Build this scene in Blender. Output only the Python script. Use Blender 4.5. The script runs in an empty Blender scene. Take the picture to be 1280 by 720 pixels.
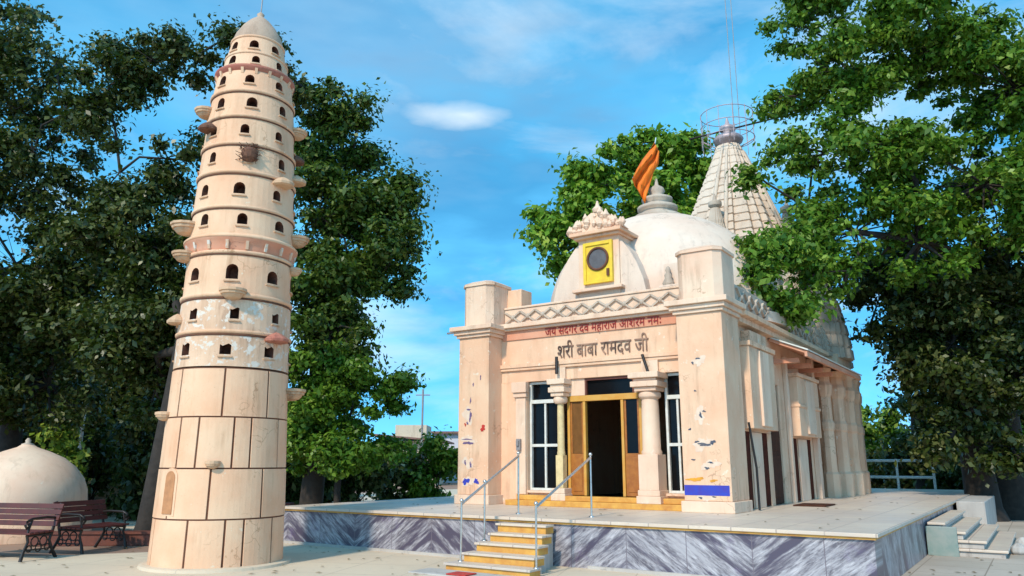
import bpy, math, random
import numpy as np
from mathutils import Matrix, Vector
random.seed(7); RNG = np.random.default_rng(11)
R = math.radians
S = bpy.context.scene
COL = S.collection
# ------------------------------------------------------------------ camera, world, sun, exposure
H = 1.6; F = 960.0; PITCH = R(12.8)
cam = bpy.data.objects.new('camera', bpy.data.cameras.new('camera')); COL.objects.link(cam)
cam.data.sensor_width = 36; cam.data.lens = 36*F/1280; cam.data.clip_start = .05; cam.data.clip_end = 3000
cam.location = (0, 0, H); cam.rotation_euler = (R(90)+PITCH, 0, 0)
S.camera = cam
SUNV = Vector((-.44, -.80, .78)).normalized()
SUN_EL = math.asin(SUNV.z); SUN_ROT = math.atan2(SUNV.x, SUNV.y)
w = bpy.data.worlds.new('World'); S.world = w; w.use_nodes = True
nt = w.node_tree; nt.nodes.clear()
def N(t, typ, **kw):
    n = t.nodes.new(typ)
    for k, v in kw.items():
        if hasattr(n, k): setattr(n, k, v)
        else: n.inputs[k.replace('_', ' ')].default_value = v
    return n
sky = N(nt, 'ShaderNodeTexSky', sky_type='NISHITA', sun_disc=False, sun_elevation=SUN_EL, sun_rotation=SUN_ROT,
        altitude=0, air_density=1.0, dust_density=.1, ozone_density=3.0)
svm = N(nt, 'ShaderNodeVectorMath', operation='MULTIPLY_ADD'); svm.inputs[1].default_value = (1, 1, .8); svm.inputs[2].default_value = (0, 0, .30)
svn = N(nt, 'ShaderNodeVectorMath', operation='NORMALIZE')
hs = N(nt, 'ShaderNodeHueSaturation'); hs.inputs['Saturation'].default_value = 1.24; hs.inputs['Value'].default_value = 3.1; hs.inputs['Hue'].default_value = .468
tc = N(nt, 'ShaderNodeTexCoord'); mp = N(nt, 'ShaderNodeMapping'); mp.inputs['Scale'].default_value = (1.2, 1.2, 3.6); mp.inputs['Location'].default_value = (.35, .2, .1)
ns = N(nt, 'ShaderNodeTexNoise'); ns.inputs['Scale'].default_value = 2.2; ns.inputs['Detail'].default_value = 7; ns.inputs['Roughness'].default_value = .58; ns.inputs['Distortion'].default_value = .4
cr = N(nt, 'ShaderNodeValToRGB'); cr.color_ramp.elements[0].position = .50; cr.color_ramp.elements[1].position = .80
cr.color_ramp.elements[0].color = (0, 0, 0, 1); cr.color_ramp.elements[1].color = (.75, .75, .75, 1)
mx = N(nt, 'ShaderNodeMix', data_type='RGBA'); mx.inputs[7].default_value = (7.6, 8.6, 9.4, 1)
# a broad band of deeper, bluer cloud-shaded sky
ns2 = N(nt, 'ShaderNodeTexNoise'); ns2.inputs['Scale'].default_value = 1.7; ns2.inputs['Detail'].default_value = 4
cr2 = N(nt, 'ShaderNodeValToRGB'); cr2.color_ramp.elements[0].position = .38; cr2.color_ramp.elements[1].position = .62
cr2.color_ramp.elements[0].color = (.56, .68, .78, 1); cr2.color_ramp.elements[1].color = (1, 1, 1, 1)
mu = N(nt, 'ShaderNodeMix', data_type='RGBA', blend_type='MULTIPLY'); mu.inputs[0].default_value = 1
bg = N(nt, 'ShaderNodeBackground'); bg.inputs['Strength'].default_value = .105
out = N(nt, 'ShaderNodeOutputWorld')
L = nt.links.new
L(tc.outputs['Generated'], svm.inputs[0]); L(svm.outputs[0], svn.inputs[0]); L(svn.outputs[0], sky.inputs['Vector'])
L(tc.outputs['Generated'], mp.inputs['Vector']); L(mp.outputs[0], ns.inputs['Vector']); L(mp.outputs[0], ns2.inputs['Vector'])
L(sky.outputs[0], hs.inputs['Color']); L(ns.outputs['Fac'], cr.inputs[0]); L(ns2.outputs['Fac'], cr2.inputs[0])
L(hs.outputs[0], mu.inputs[6]); L(cr2.outputs[0], mu.inputs[7])
def cloud_mask(d, sc, lo, hi, amt):                                  # a soft cloud bank round a sky direction
    sub = N(nt, 'ShaderNodeVectorMath', operation='SUBTRACT'); sub.inputs[1].default_value = d; L(tc.outputs['Generated'], sub.inputs[0])
    ml_ = N(nt, 'ShaderNodeVectorMath', operation='MULTIPLY'); ml_.inputs[1].default_value = sc; L(sub.outputs[0], ml_.inputs[0])
    ln = N(nt, 'ShaderNodeVectorMath', operation='LENGTH'); L(ml_.outputs[0], ln.inputs[0])
    n3 = N(nt, 'ShaderNodeTexNoise'); n3.inputs['Scale'].default_value = 7; n3.inputs['Detail'].default_value = 6; L(mp.outputs[0], n3.inputs['Vector'])
    ad = N(nt, 'ShaderNodeMath', operation='MULTIPLY_ADD'); L(n3.outputs['Fac'], ad.inputs[0]); ad.inputs[1].default_value = 1.6; ad.inputs[2].default_value = -.8
    a2 = N(nt, 'ShaderNodeMath', operation='ADD'); L(ln.outputs['Value'], a2.inputs[0]); L(ad.outputs[0], a2.inputs[1])
    rp = N(nt, 'ShaderNodeValToRGB'); rp.color_ramp.elements[0].position = lo; rp.color_ramp.elements[0].color = (amt, amt, amt, 1); rp.color_ramp.elements[1].position = hi; rp.color_ramp.elements[1].color = (0, 0, 0, 1)
    L(a2.outputs[0], rp.inputs[0]); return rp.outputs[0]
def blend(prev, mask, col, mode='MIX'):
    b_ = N(nt, 'ShaderNodeMix', data_type='RGBA', blend_type=mode); L(mask, b_.inputs[0]); L(prev, b_.inputs[6]); b_.inputs[7].default_value = (*col, 1); return b_.outputs[2]
L(cr.outputs[0], mx.inputs[0]); L(mu.outputs[2], mx.inputs[6])
c_ = blend(mx.outputs[2], cloud_mask((-0.026, 0.938, 0.345), (4.2, 1, 5.0), .25, .95, .8), (.52, .62, .70), 'MULTIPLY')
c_ = blend(c_, cloud_mask((-0.063, 0.901, 0.430), (13, 1, 52), .05, .9, .75), (8.0, 9.0, 9.6))
c_ = blend(c_, cloud_mask((-0.165, 0.838, 0.519), (2.4, 1, 5), .0, 1.0, .2), (6.4, 8.2, 9.4))
L(c_, bg.inputs['Color']); L(bg.outputs[0], out.inputs[0])
sl = bpy.data.lights.new('sun', 'SUN'); sl.energy = 3.0; sl.angle = R(4); sl.color = (1, .90, .74)
so = bpy.data.objects.new('sun', sl); COL.objects.link(so); so.rotation_euler = SUNV.to_track_quat('Z', 'Y').to_euler(); so.location = (-8, -16, 22)
vs = S.view_settings; vs.view_transform = 'Standard'; vs.look = 'None'; vs.exposure = 0.24; vs.gamma = 1; vs.use_curve_mapping = False
S.render.engine = 'CYCLES'
S.cycles.max_bounces = 6; S.cycles.diffuse_bounces = 3; S.cycles.transparent_max_bounces = 8
S.cycles.use_denoising = True

# ------------------------------------------------------------------ frames
AZ = R(34)
UX, UY = math.cos(AZ), -math.sin(AZ); VX, VY = math.sin(AZ), math.cos(AZ)
def T(u, v, z): return Vector((u*UX+v*VX, u*UY+v*VY, z))        # temple frame (along front, into depth, up) to world
cp, sp = math.cos(PITCH), math.sin(PITCH)
def ray(px, py):
    a = (px-640)/F; b = (360-py)/F
    return Vector((a, cp-b*sp, sp+b*cp))
def at(px, py, dep):                                             # world point seen at a photo pixel at depth dep
    d = ray(px, py); return Vector((0, 0, H))+d*(dep/d.y)
def onv(px, py, v):                                              # temple-frame point on the plane v
    d = ray(px, py); t = v/(d.x*VX+d.y*VY); p = d*t
    return (p.x*UX+p.y*UY, v, H+p.z)

# ------------------------------------------------------------------ mesh builder
class MB:
    def __init__(s, frame='W'):
        s.v = []; s.f = []; s.m = []; s.frame = frame; s.sm = []
    def add(s, vs, fs, mat=0, smooth=False):
        o = len(s.v); s.v += [tuple(p) for p in vs]
        for f in fs: s.f.append([i+o for i in f]); s.m.append(mat); s.sm.append(smooth)
    def box(s, x0, x1, y0, y1, z0, z1, mat=0):
        x0, x1 = sorted((x0, x1)); y0, y1 = sorted((y0, y1)); z0, z1 = sorted((z0, z1))
        v = [(x0,y0,z0),(x1,y0,z0),(x1,y1,z0),(x0,y1,z0),(x0,y0,z1),(x1,y0,z1),(x1,y1,z1),(x0,y1,z1)]
        s.add(v, [(0,3,2,1),(4,5,6,7),(0,1,5,4),(1,2,6,5),(2,3,7,6),(3,0,4,7)], mat); return s
    def loft(s, rings, mat=0, cap=True, smooth=False):           # rings: lists of points, equal length, counter-clockwise from above, bottom to top
        n = len(rings[0]); vs = [p for r in rings for p in r]; fs = []
        for k in range(len(rings)-1):
            for i in range(n):
                j = (i+1) % n; fs.append((k*n+i, k*n+j, (k+1)*n+j, (k+1)*n+i))
        s.add(vs, fs, mat, smooth)
        if cap:
            s.add(rings[0], [tuple(range(n-1, -1, -1))], mat); s.add(rings[-1], [tuple(range(n))], mat)
        return s
    def lathe(s, cx, cy, prof, n=32, mat=0, smooth=True, cap=True, ph=0):
        rings = [[(cx+r*math.cos(ph+2*math.pi*i/n), cy+r*math.sin(ph+2*math.pi*i/n), z) for i in range(n)] for r, z in prof]
        return s.loft(rings, mat, cap, smooth)
    def prism(s, poly, z0, z1, mat=0):
        return s.loft([[(x, y, z0) for x, y in poly], [(x, y, z1) for x, y in poly]], mat)
    def tube(s, pts, rad, n=8, mat=0, smooth=True):
        P = [Vector(p) for p in pts]; rr = rad if hasattr(rad, '__len__') else [rad]*len(P)
        rings = []; up = Vector((.13, .31, .94)).normalized()
        for i, p in enumerate(P):
            d = (P[min(i+1, len(P)-1)]-P[max(i-1, 0)]).normalized()
            a = d.cross(up)
            if a.length < .15: a = d.cross(Vector((1, 0, 0)))
            a.normalize(); b = a.cross(d)
            rings.append([p+(a*math.cos(2*math.pi*k/n)+b*math.sin(2*math.pi*k/n))*rr[i] for k in range(n)])
        rings = [r[::-1] for r in rings]
        return s.loft(rings, mat, True, smooth)
    def slab(s, quad, th, mat=0):                                # quad: 4 points; extrude along its normal by th
        q = [Vector(p) for p in quad]; nrm = (q[1]-q[0]).cross(q[3]-q[0]).normalized()*th
        return s.loft([q, [p+nrm for p in q]], mat)
ROOTM = {}
def tag(o, label=None, cat=None, group=None, kind=None):
    if label: o['label'] = label
    if cat: o['category'] = cat
    if group: o['group'] = group
    if kind: o['kind'] = kind
    return o
def thing(name, label, cat, loc, rz=0, group=None):
    o = bpy.data.objects.new(name, None); COL.objects.link(o); o.empty_display_size = .3
    o.location = loc; o.rotation_euler = (0, 0, rz)
    ROOTM[o] = Matrix.Translation(Vector(loc)) @ Matrix.Rotation(rz, 4, 'Z')
    return tag(o, label, cat, group)
def put(name, mb, mats, parent=None, bevel=0, rot=0):
    if mb.frame == 'T': W = [T(*p) for p in mb.v]
    else: W = [Vector(p) for p in mb.v]
    M = ROOTM[parent] if parent else Matrix.Identity(4)
    Mi = M.inverted(); Lc = [Mi @ p for p in W]
    lo = [min(p[i] for p in Lc) for i in range(3)]; hi = [max(p[i] for p in Lc) for i in range(3)]
    org = Vector(((lo[0]+hi[0])/2, (lo[1]+hi[1])/2, lo[2]))
    me = bpy.data.meshes.new(name); me.from_pydata([p-org for p in Lc], [], mb.f); me.update()
    for m in (mats if isinstance(mats, (list, tuple)) else [mats]): me.materials.append(m)
    me.polygons.foreach_set('material_index', mb.m); me.polygons.foreach_set('use_smooth', mb.sm)
    o = bpy.data.objects.new(name, me); COL.objects.link(o); o.location = org
    if parent: o.parent = parent
    ROOTM[o] = M @ Matrix.Translation(org)
    if bevel:
        b = o.modifiers.new('bevel', 'BEVEL'); b.width = bevel; b.segments = 2; b.limit_method = 'ANGLE'; b.angle_limit = R(40)
    return o
def copy_tree(o, parent=None):
    c = o.copy(); COL.objects.link(c)
    if parent: c.parent = parent
    for ch in list(o.children): copy_tree(ch, c)
    return c

# ------------------------------------------------------------------ materials
def newmat(name):
    m = bpy.data.materials.new(name); m.use_nodes = True; t = m.node_tree
    return m, t, t.nodes['Principled BSDF']
def ramp(t, p0, c0, p1, c1):
    r = N(t, 'ShaderNodeValToRGB'); e = r.color_ramp.elements
    e[0].position = p0; e[0].color = (*c0, 1); e[1].position = p1; e[1].color = (*c1, 1); return r
def noise(t, vec, scale, detail=5, rough=.55, stretch=None, dist=0):
    if stretch:
        mp = N(t, 'ShaderNodeMapping'); mp.inputs['Scale'].default_value = stretch; t.links.new(vec, mp.inputs[0]); vec = mp.outputs[0]
    n = N(t, 'ShaderNodeTexNoise'); n.inputs['Scale'].default_value = scale; n.inputs['Detail'].default_value = detail
    n.inputs['Roughness'].default_value = rough; n.inputs['Distortion'].default_value = dist
    t.links.new(vec, n.inputs['Vector']); return n.outputs['Fac']
def mixc(t, fac, a, b, blend='MIX'):
    m = N(t, 'ShaderNodeMix', data_type='RGBA', blend_type=blend)
    for sock, val in ((0, fac), (6, a), (7, b)):
        if isinstance(val, (tuple, list)): m.inputs[sock].default_value = (*val, 1)
        elif isinstance(val, (int, float)): m.inputs[sock].default_value = val
        else: t.links.new(val, m.inputs[sock])
    return m.outputs[2]
def plaster(name, c1, c2, stain, stain_amt=.5, rough=.8, bump=.25, flake=None, scale=1.0):
    m, t, b = newmat(name)
    g = N(t, 'ShaderNodeNewGeometry').outputs['Position']
    base = mixc(t, ramp_out(t, noise(t, g, 1.3*scale, 6), .35, .68), c1, c2)
    # rain streaks and grime: long vertical noise times blotches
    st = noise(t, g, 2.2*scale, 6, .65, (2.2, 2.2, .28))
    bl = noise(t, g, .9*scale, 4, .6)
    mm = N(t, 'ShaderNodeMath', operation='MULTIPLY'); t.links.new(ramp_out(t, st, .50, .78), mm.inputs[0]); t.links.new(ramp_out(t, bl, .35, .75), mm.inputs[1])
    m2 = N(t, 'ShaderNodeMath', operation='MULTIPLY'); t.links.new(mm.outputs[0], m2.inputs[0]); m2.inputs[1].default_value = stain_amt*1.6
    m2.use_clamp = True
    col = mixc(t, m2.outputs[0], base, stain)
    sp_ = noise(t, g, 26*scale, 3, .7)
    s2 = N(t, 'ShaderNodeMath', operation='MULTIPLY'); t.links.new(ramp_out(t, sp_, .62, .78), s2.inputs[0]); s2.inputs[1].default_value = .35*stain_amt+.08
    col = mixc(t, s2.outputs[0], col, stain)
    if flake:
        fl = noise(t, g, 7.5*scale, 5, .62); col = mixc(t, ramp_out(t, fl, flake[1], flake[1]+.05), col, flake[0])
    vn = N(t, 'ShaderNodeTexVoronoi', feature='DISTANCE_TO_EDGE'); vn.inputs['Scale'].default_value = 1.1*scale
    wv = N(t, 'ShaderNodeVectorMath', operation='ADD'); nz = N(t, 'ShaderNodeTexNoise'); nz.inputs['Scale'].default_value = 3; nz.inputs['Detail'].default_value = 5
    t.links.new(g, nz.inputs['Vector']); t.links.new(g, wv.inputs[0]); t.links.new(nz.outputs['Color'], wv.inputs[1]); t.links.new(wv.outputs[0], vn.inputs['Vector'])
    ck = N(t, 'ShaderNodeMath', operation='MULTIPLY'); t.links.new(ramp_out(t, vn.outputs['Distance'], .016, .004), ck.inputs[0]); t.links.new(ramp_out(t, bl, .52, .6), ck.inputs[1])
    ck2 = N(t, 'ShaderNodeMath', operation='MULTIPLY'); t.links.new(ck.outputs[0], ck2.inputs[0]); ck2.inputs[1].default_value = .55
    col = mixc(t, ck2.outputs[0], col, stain)
    t.links.new(col, b.inputs['Base Color']); b.inputs['Roughness'].default_value = rough
    b.inputs['Specular IOR Level'].default_value = .3
    bp = N(t, 'ShaderNodeBump'); bp.inputs['Strength'].default_value = bump; bp.inputs['Distance'].default_value = .02
    t.links.new(noise(t, g, 14, 8, .62), bp.inputs['Height']); t.links.new(bp.outputs[0], b.inputs['Normal'])
    return m
def ramp_out(t, fac, p0, p1):
    if p0 > p1:
        r = ramp(t, p1, (1, 1, 1), p0, (0, 0, 0)); t.links.new(fac, r.inputs[0]); return r.outputs[0]
    r = ramp(t, p0, (0, 0, 0), p1, (1, 1, 1)); t.links.new(fac, r.inputs[0]); return r.outputs[0]
def simple(name, c, rough=.5, metal=0, c2=None, scale=8, spec=.5, bump=0):
    m, t, b = newmat(name); b.inputs['Roughness'].default_value = rough; b.inputs['Metallic'].default_value = metal
    b.inputs['Specular IOR Level'].default_value = spec
    g = N(t, 'ShaderNodeNewGeometry').outputs['Position']
    c2 = c2 or tuple(x*.72 for x in c)
    f = noise(t, g, scale, 5, .6)
    t.links.new(mixc(t, ramp_out(t, f, .35, .7), c, c2), b.inputs['Base Color'])
    if bump:
        bp = N(t, 'ShaderNodeBump'); bp.inputs['Strength'].default_value = bump; bp.inputs['Distance'].default_value = .015
        t.links.new(noise(t, g, scale*2, 6), bp.inputs['Height']); t.links.new(bp.outputs[0], b.inputs['Normal'])
    return m
M = {}
M['peach'] = plaster('peach_limewash', (.80, .53, .35), (.76, .43, .265), (.33, .17, .10), .75, flake=((.78, .62, .47), .64))
M['peach2'] = plaster('pale_peach_limewash', (.79, .58, .42), (.76, .48, .33), (.34, .20, .12), .75, flake=((.78, .64, .50), .66))
M['tower'] = plaster('tower_limewash', (.81, .52, .33), (.78, .42, .245), (.34, .16, .07), .75, flake=((.78, .60, .42), .67))
M['tower_dirty'] = plaster('tower_flaking_limewash', (.78, .52, .35), (.66, .40, .25), (.22, .10, .06), 1.0, flake=((.70, .60, .50), .54))
M['pink'] = plaster('faded_red_band', (.66, .26, .15), (.72, .36, .23), (.24, .09, .06), .5)
M['redledge'] = plaster('weathered_red_ledge', (.40, .12, .085), (.52, .22, .14), (.14, .05, .03), .8)
M['balc'] = plaster('weathered_balcony', (.66, .42, .26), (.56, .33, .19), (.22, .11, .06), .9)
M['dome'] = plaster('dome_whitewash', (.77, .60, .47), (.74, .53, .40), (.34, .24, .18), .7)
M['recess_shade'] = simple('orange_recess_shade', (.55, .24, .10), .8)  # darker orange paints the shade of a recess onto a raised panel
M['gold'] = simple('golden_door_paint', (.62, .33, .07), .45, c2=(.60, .26, .03), scale=6)
M['amber'] = simple('amber_glass', (.20, .085, .025), .15)
M['cream'] = simple('cream_yellow_paint', (.74, .56, .28), .6)
M['paper'] = simple('pale_poster_paper', (.76, .59, .45), .8, c2=(.72, .48, .34), scale=9)
M['ochre'] = simple('ochre_paint', (.72, .38, .07), .55, c2=(.55, .22, .04), scale=5)
M['yellow'] = simple('yellow_paint', (.82, .58, .03), .45, c2=(.74, .44, .03), scale=6)
M['joint'] = simple('dark_joint_and_shadow_line', (.16, .06, .03), .9)
M['niche'] = simple('red_brown_hole', (.22, .075, .04), .95, c2=(.08, .03, .018), scale=12)  # mottled red-brown, darker than the tower wall
M['stone'] = plaster('grey_carved_stone', (.56, .45, .35), (.44, .33, .25), (.12, .09, .07), .8)
M['shik'] = plaster('spire_plaster', (.70, .56, .44), (.60, .46, .35), (.22, .16, .12), .6)
M['steel'] = simple('stainless_steel', (.70, .66, .62), .28, .9, scale=20)
M['iron'] = simple('painted_iron', (.34, .30, .29), .5, .3)
M['pinkiron'] = simple('pink_painted_rail', (.52, .40, .40), .5, .2)
M['whiterail'] = simple('white_pipe', (.72, .72, .68), .4, .1)
M['maroon'] = simple('maroon_paint', (.11, .015, .010), .6, c2=(.06, .011, .008), scale=5)
M['black'] = simple('cast_iron_black', (.022, .016, .014), .45, .2)
M['glass'] = simple('dark_glass', (.006, .006, .007), .12, spec=.15)
M['white'] = simple('white_frame_paint', (.72, .70, .64), .45, c2=(.6, .56, .48))
M['wood'] = simple('orange_varnished_wood', (.42, .15, .025), .35, c2=(.30, .09, .015), scale=9)
M['darkwood'] = simple('dark_brown_wood', (.09, .03, .016), .7, c2=(.05, .018, .01), spec=.15)
M['doorred'] = simple('red_brown_paint', (.18, .05, .028), .6, c2=(.12, .035, .02))
M['shutter'] = simple('dark_maroon_shutter', (.10, .022, .012), .85, c2=(.05, .013, .008), spec=.1)
M['dark'] = simple('painted_shade_floor', (.02, .015, .012), .9)  # near-black colour stands in for the shade inside the hall
M['flag'] = simple('saffron_cloth', (.90, .20, .006), .75, c2=(.78, .13, .004), scale=3)
M['red'] = simple('red_paint', (.55, .03, .02), .6)
M['black_letter'] = simple('black_lettering', (.05, .022, .016), .6, c2=(.40, .22, .14), scale=3)
M['red_letter'] = simple('red_lettering', (.30, .015, .01), .6, c2=(.28, .02, .015), scale=3)
M['blue'] = simple('blue_paint', (.02, .05, .42), .6, c2=(.05, .03, .30))
M['orange'] = simple('orange_paint', (.80, .33, .02), .6)
M['navy'] = simple('dark_paint_remnant', (.03, .05, .09), .7, c2=(.12, .11, .12))
M['bluepale'] = simple('grey_violet_paint', (.16, .10, .22), .7)
M['bark'] = simple('dark_bark', (.022, .016, .012), .9, c2=(.042, .03, .022), scale=7, bump=.8)
M['rust'] = simple('twig_nest', (.20, .085, .045), .9, c2=(.10, .04, .025), scale=25, bump=.8)
M['mirror'] = simple('grey_mirror', (.30, .29, .31), .12, .6)
M['farwall'] = plaster('far_wall', (.68, .56, .40), (.6, .5, .38), (.3, .22, .16), .5)
M['lilac'] = plaster('far_pale_wall', (.66, .62, .66), (.6, .57, .6), (.4, .36, .36), .4)
M['roof'] = simple('roof_sheet', (.25, .13, .10), .7)
M['concrete'] = plaster('weathered_concrete', (.52, .47, .42), (.42, .37, .33), (.16, .13, .11), .7)
M['teal'] = simple('faded_teal_paint', (.20, .27, .24), .8, c2=(.32, .33, .29), scale=4)

def floor_mat(name, c1, c2, tile, grout, rough, ang=0, gloss_noise=0, bump=.1, big=None):
    m, t, b = newmat(name); g = N(t, 'ShaderNodeNewGeometry').outputs['Position']
    mp = N(t, 'ShaderNodeMapping'); mp.inputs['Rotation'].default_value = (0, 0, ang); t.links.new(g, mp.inputs[0])
    br = N(t, 'ShaderNodeTexBrick'); br.offset = 0; br.inputs['Scale'].default_value = 1; br.inputs['Brick Width'].default_value = tile; br.inputs['Row Height'].default_value = tile
    br.inputs['Mortar Size'].default_value = .010; br.inputs['Color1'].default_value = (*c1, 1); br.inputs['Color2'].default_value = (*c2, 1); br.inputs['Mortar'].default_value = (*grout, 1)
    t.links.new(mp.outputs[0], br.inputs['Vector'])
    col = mixc(t, ramp_out(t, noise(t, g, .55, 7, .6), .42, .75), br.outputs[0], big or tuple(x*.7 for x in c1))
    col = mixc(t, ramp_out(t, noise(t, g, 5, 6, .7), .58, .85), col, tuple(x*.5 for x in c1))
    t.links.new(col, b.inputs['Base Color'])
    r_ = N(t, 'ShaderNodeMapRange'); r_.inputs['To Min'].default_value = rough-.1; r_.inputs['To Max'].default_value = rough+.18
    t.links.new(noise(t, g, 2, 5), r_.inputs[0]); t.links.new(r_.outputs[0], b.inputs['Roughness'])
    bp = N(t, 'ShaderNodeBump'); bp.inputs['Strength'].default_value = bump; bp.inputs['Distance'].default_value = .01
    t.links.new(noise(t, g, 40, 4), bp.inputs['Height']); t.links.new(bp.outputs[0], b.inputs['Normal'])
    return m
M['marblefloor'] = floor_mat('polished_marble_floor', (.70, .56, .43), (.66, .51, .39), .62, (.40, .31, .25), .42, AZ, bump=.02, big=(.54, .43, .36))
M['paving'] = floor_mat('cream_paving', (.69, .55, .39), (.66, .51, .36), 1.1, (.50, .39, .28), .75, R(14), big=(.58, .45, .32))
M['earth'] = floor_mat('dusty_red_earth', (.36, .22, .15), (.34, .20, .13), 3, (.33, .20, .13), .9, 0, big=(.22, .13, .09))
M['side_pave'] = floor_mat('side_paving', (.50, .41, .33), (.44, .36, .28), .9, (.26, .20, .15), .8, AZ, big=(.34, .27, .21))

def chevron_mat(name, side=False):
    m, t, b = newmat(name)
    o = N(t, 'ShaderNodeTexCoord').outputs['Object']; sx = N(t, 'ShaderNodeSeparateXYZ'); t.links.new(o, sx.inputs[0])
    def ma(op, a, bb=None):
        n = N(t, 'ShaderNodeMath', operation=op)
        for i, vv in enumerate((a, bb)):
            if vv is None: continue
            if isinstance(vv, (int, float)): n.inputs[i].default_value = vv
            else: t.links.new(vv, n.inputs[i])
        return n.outputs[0]
    run = sx.outputs['Y'] if side else sx.outputs['X']
    if side:
        k = ma('ADD', ma('MULTIPLY', run, .9), ma('MULTIPLY', sx.outputs['Z'], .35))
    else:
        tri = ma('PINGPONG', ma('ADD', run, 16.813), 1.9)                     # book-matched slabs
        k = ma('ADD', ma('MULTIPLY', tri, .74), ma('MULTIPLY', sx.outputs['Z'], .98))
    cx = N(t, 'ShaderNodeCombineXYZ'); t.links.new(ma('MULTIPLY', k, 1.0), cx.inputs[0]); t.links.new(ma('MULTIPLY', run, .12), cx.inputs[1]); t.links.new(ma('MULTIPLY', sx.outputs['Z'], .3), cx.inputs[2])
    f1 = noise(t, cx.outputs[0], 19, 9, .74, (1, 1.0, 1), .3)
    f2 = noise(t, cx.outputs[0], 4.2, 5, .6, (1, 1.0, 1), .3)
    f3 = noise(t, o, 2.2, 4, .6)
    col = mixc(t, ramp_out(t, f1, .38, .66), (.11, .095, .115), (.56, .52, .54))
    col = mixc(t, ramp_out(t, f2, .50, .60), col, (.085, .068, .10))
    col = mixc(t, ramp_out(t, f2, .40, .31), col, (.42, .39, .41))
    col = mixc(t, ramp_out(t, f3, .52, .72), col, (.24, .16, .34), 'MULTIPLY') if False else mixc(t, ramp_out(t, f3, .60, 1.0), col, (.22, .14, .32))
    # slab joints
    frac = ma('ABSOLUTE', ma('SUBTRACT', ma('FRACT', ma('DIVIDE', ma('ADD', run, 16.813), .95)), .5))
    col = mixc(t, ma('GREATER_THAN', frac, .494), col, (.16, .13, .15))
    # dusty water line near the ground
    t.links.new(col, b.inputs['Base Color']); b.inputs['Roughness'].default_value = .32
    return m
M['chev'] = chevron_mat('bookmatched_marble'); M['chevside'] = chevron_mat('side_marble', True)

def leaf_mat(name, a, bcol, c, rough=.45, trans=.25):
    m, t, b = newmat(name)
    g = N(t, 'ShaderNodeNewGeometry')
    r = N(t, 'ShaderNodeValToRGB'); e = r.color_ramp.elements
    e[0].position = 0; e[0].color = (*a, 1); e[1].position = 1; e[1].color = (*c, 1); n_ = e.new(.55); n_.color = (*bcol, 1)
    t.links.new(g.outputs['Random Per Island'], r.inputs[0])
    big = noise(t, g.outputs['Position'], .45, 3)
    col = mixc(t, ramp_out(t, big, .35, .7), r.outputs[0], tuple(x*.75 for x in bcol))
    t.links.new(col, b.inputs['Base Color']); b.inputs['Roughness'].default_value = rough; b.inputs['Specular IOR Level'].default_value = .28
    tr = N(t, 'ShaderNodeBsdfTranslucent'); t.links.new(mixc(t, .5, col, (.12, .20, .01)), tr.inputs[0])
    ms = N(t, 'ShaderNodeMixShader'); ms.inputs[0].default_value = trans
    t.links.new(b.outputs[0], ms.inputs[1]); t.links.new(tr.outputs[0], ms.inputs[2])
    t.links.new(ms.outputs[0], t.nodes['Material Output'].inputs['Surface'])
    return m
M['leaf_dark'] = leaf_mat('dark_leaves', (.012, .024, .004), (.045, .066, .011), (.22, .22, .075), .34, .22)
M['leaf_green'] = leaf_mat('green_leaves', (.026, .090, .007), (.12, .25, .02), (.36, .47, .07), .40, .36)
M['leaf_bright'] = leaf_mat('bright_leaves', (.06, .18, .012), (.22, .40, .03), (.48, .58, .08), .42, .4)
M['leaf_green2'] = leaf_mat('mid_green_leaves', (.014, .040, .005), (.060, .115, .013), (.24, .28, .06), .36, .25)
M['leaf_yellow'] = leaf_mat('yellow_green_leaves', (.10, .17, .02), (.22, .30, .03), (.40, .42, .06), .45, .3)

# ------------------------------------------------------------------ ground
g = MB(); n_ = 60
g.box(-400, 400, -60, 700, -.6, -.004)
tag(put('ground', g, M['earth']), kind='structure')
g = MB()                                                            # cream paving in front, edge running past the tower
g.prism([(-30, -12), (30, -12), (30, 9), (12.5, 15.5), T(-8, 16, 0).xy, (-4.6, 16.6), (-6.6, 14.75), (-9.2, 13.78), (-30, 13.2)], -.002, .004)
tag(put('paving', g, M['paving']), kind='structure')
g = MB('T'); g.prism([(-1.9, 10), (9, 10), (9, 40), (-1.9, 40)], -.001, .008)
tag(put('side_paving', g, M['side_pave']), kind='structure')
g = MB('T'); g.prism([(-30, 11), (-13.2, 11), (-13.2, 17), (-10, 32), (-30, 45)], .0, .012)
tag(put('rear_paving', g, M['paving']), kind='structure')

# ------------------------------------------------------------------ platform
PZ = .72
root = thing('marble_platform', 'raised temple platform clad in zigzag grey and purple marble', 'platform', T(-7.5, 20, 0), -AZ)
a = MB('T'); a.box(-13.2, -1.9, 11.03, 11.5, 0, .66); put('front_cladding', a, M['chev'], root)
a = MB('T'); a.box(-2.4, -1.902, 11.5, 21.5, 0, .66); a.box(-13.19, -12.7, 11.5, 30, 0, .66)
put('side_cladding', a, M['chevside'], root)
a = MB('T'); a.box(-12.7, -2.4, 11.5, 29.6, 0, .655); put('core', a, M['concrete'], root)
a = MB('T'); a.box(-13.24, -1.84, 10.96, 30, .672, .72); put('floor_slab', a, M['marblefloor'], root, .006)
a = MB('T'); a.box(-13.21, -1.87, 10.99, 29.9, .642, .672); put('edge_strip', a, M['ochre'], root)
a = MB('T'); a.box(-1.84, -1.25, 21.6, 29.6, 0, .70); put('rear_extension', a, M['concrete'], root, .02)
a = MB('T'); a.box(-13.25, -8.0, 10.97, 11.03, 0, .05); a.box(-6.0, -1.86, 10.97, 11.03, 0, .05); put('plinth_course', a, M['concrete'], root)

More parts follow.
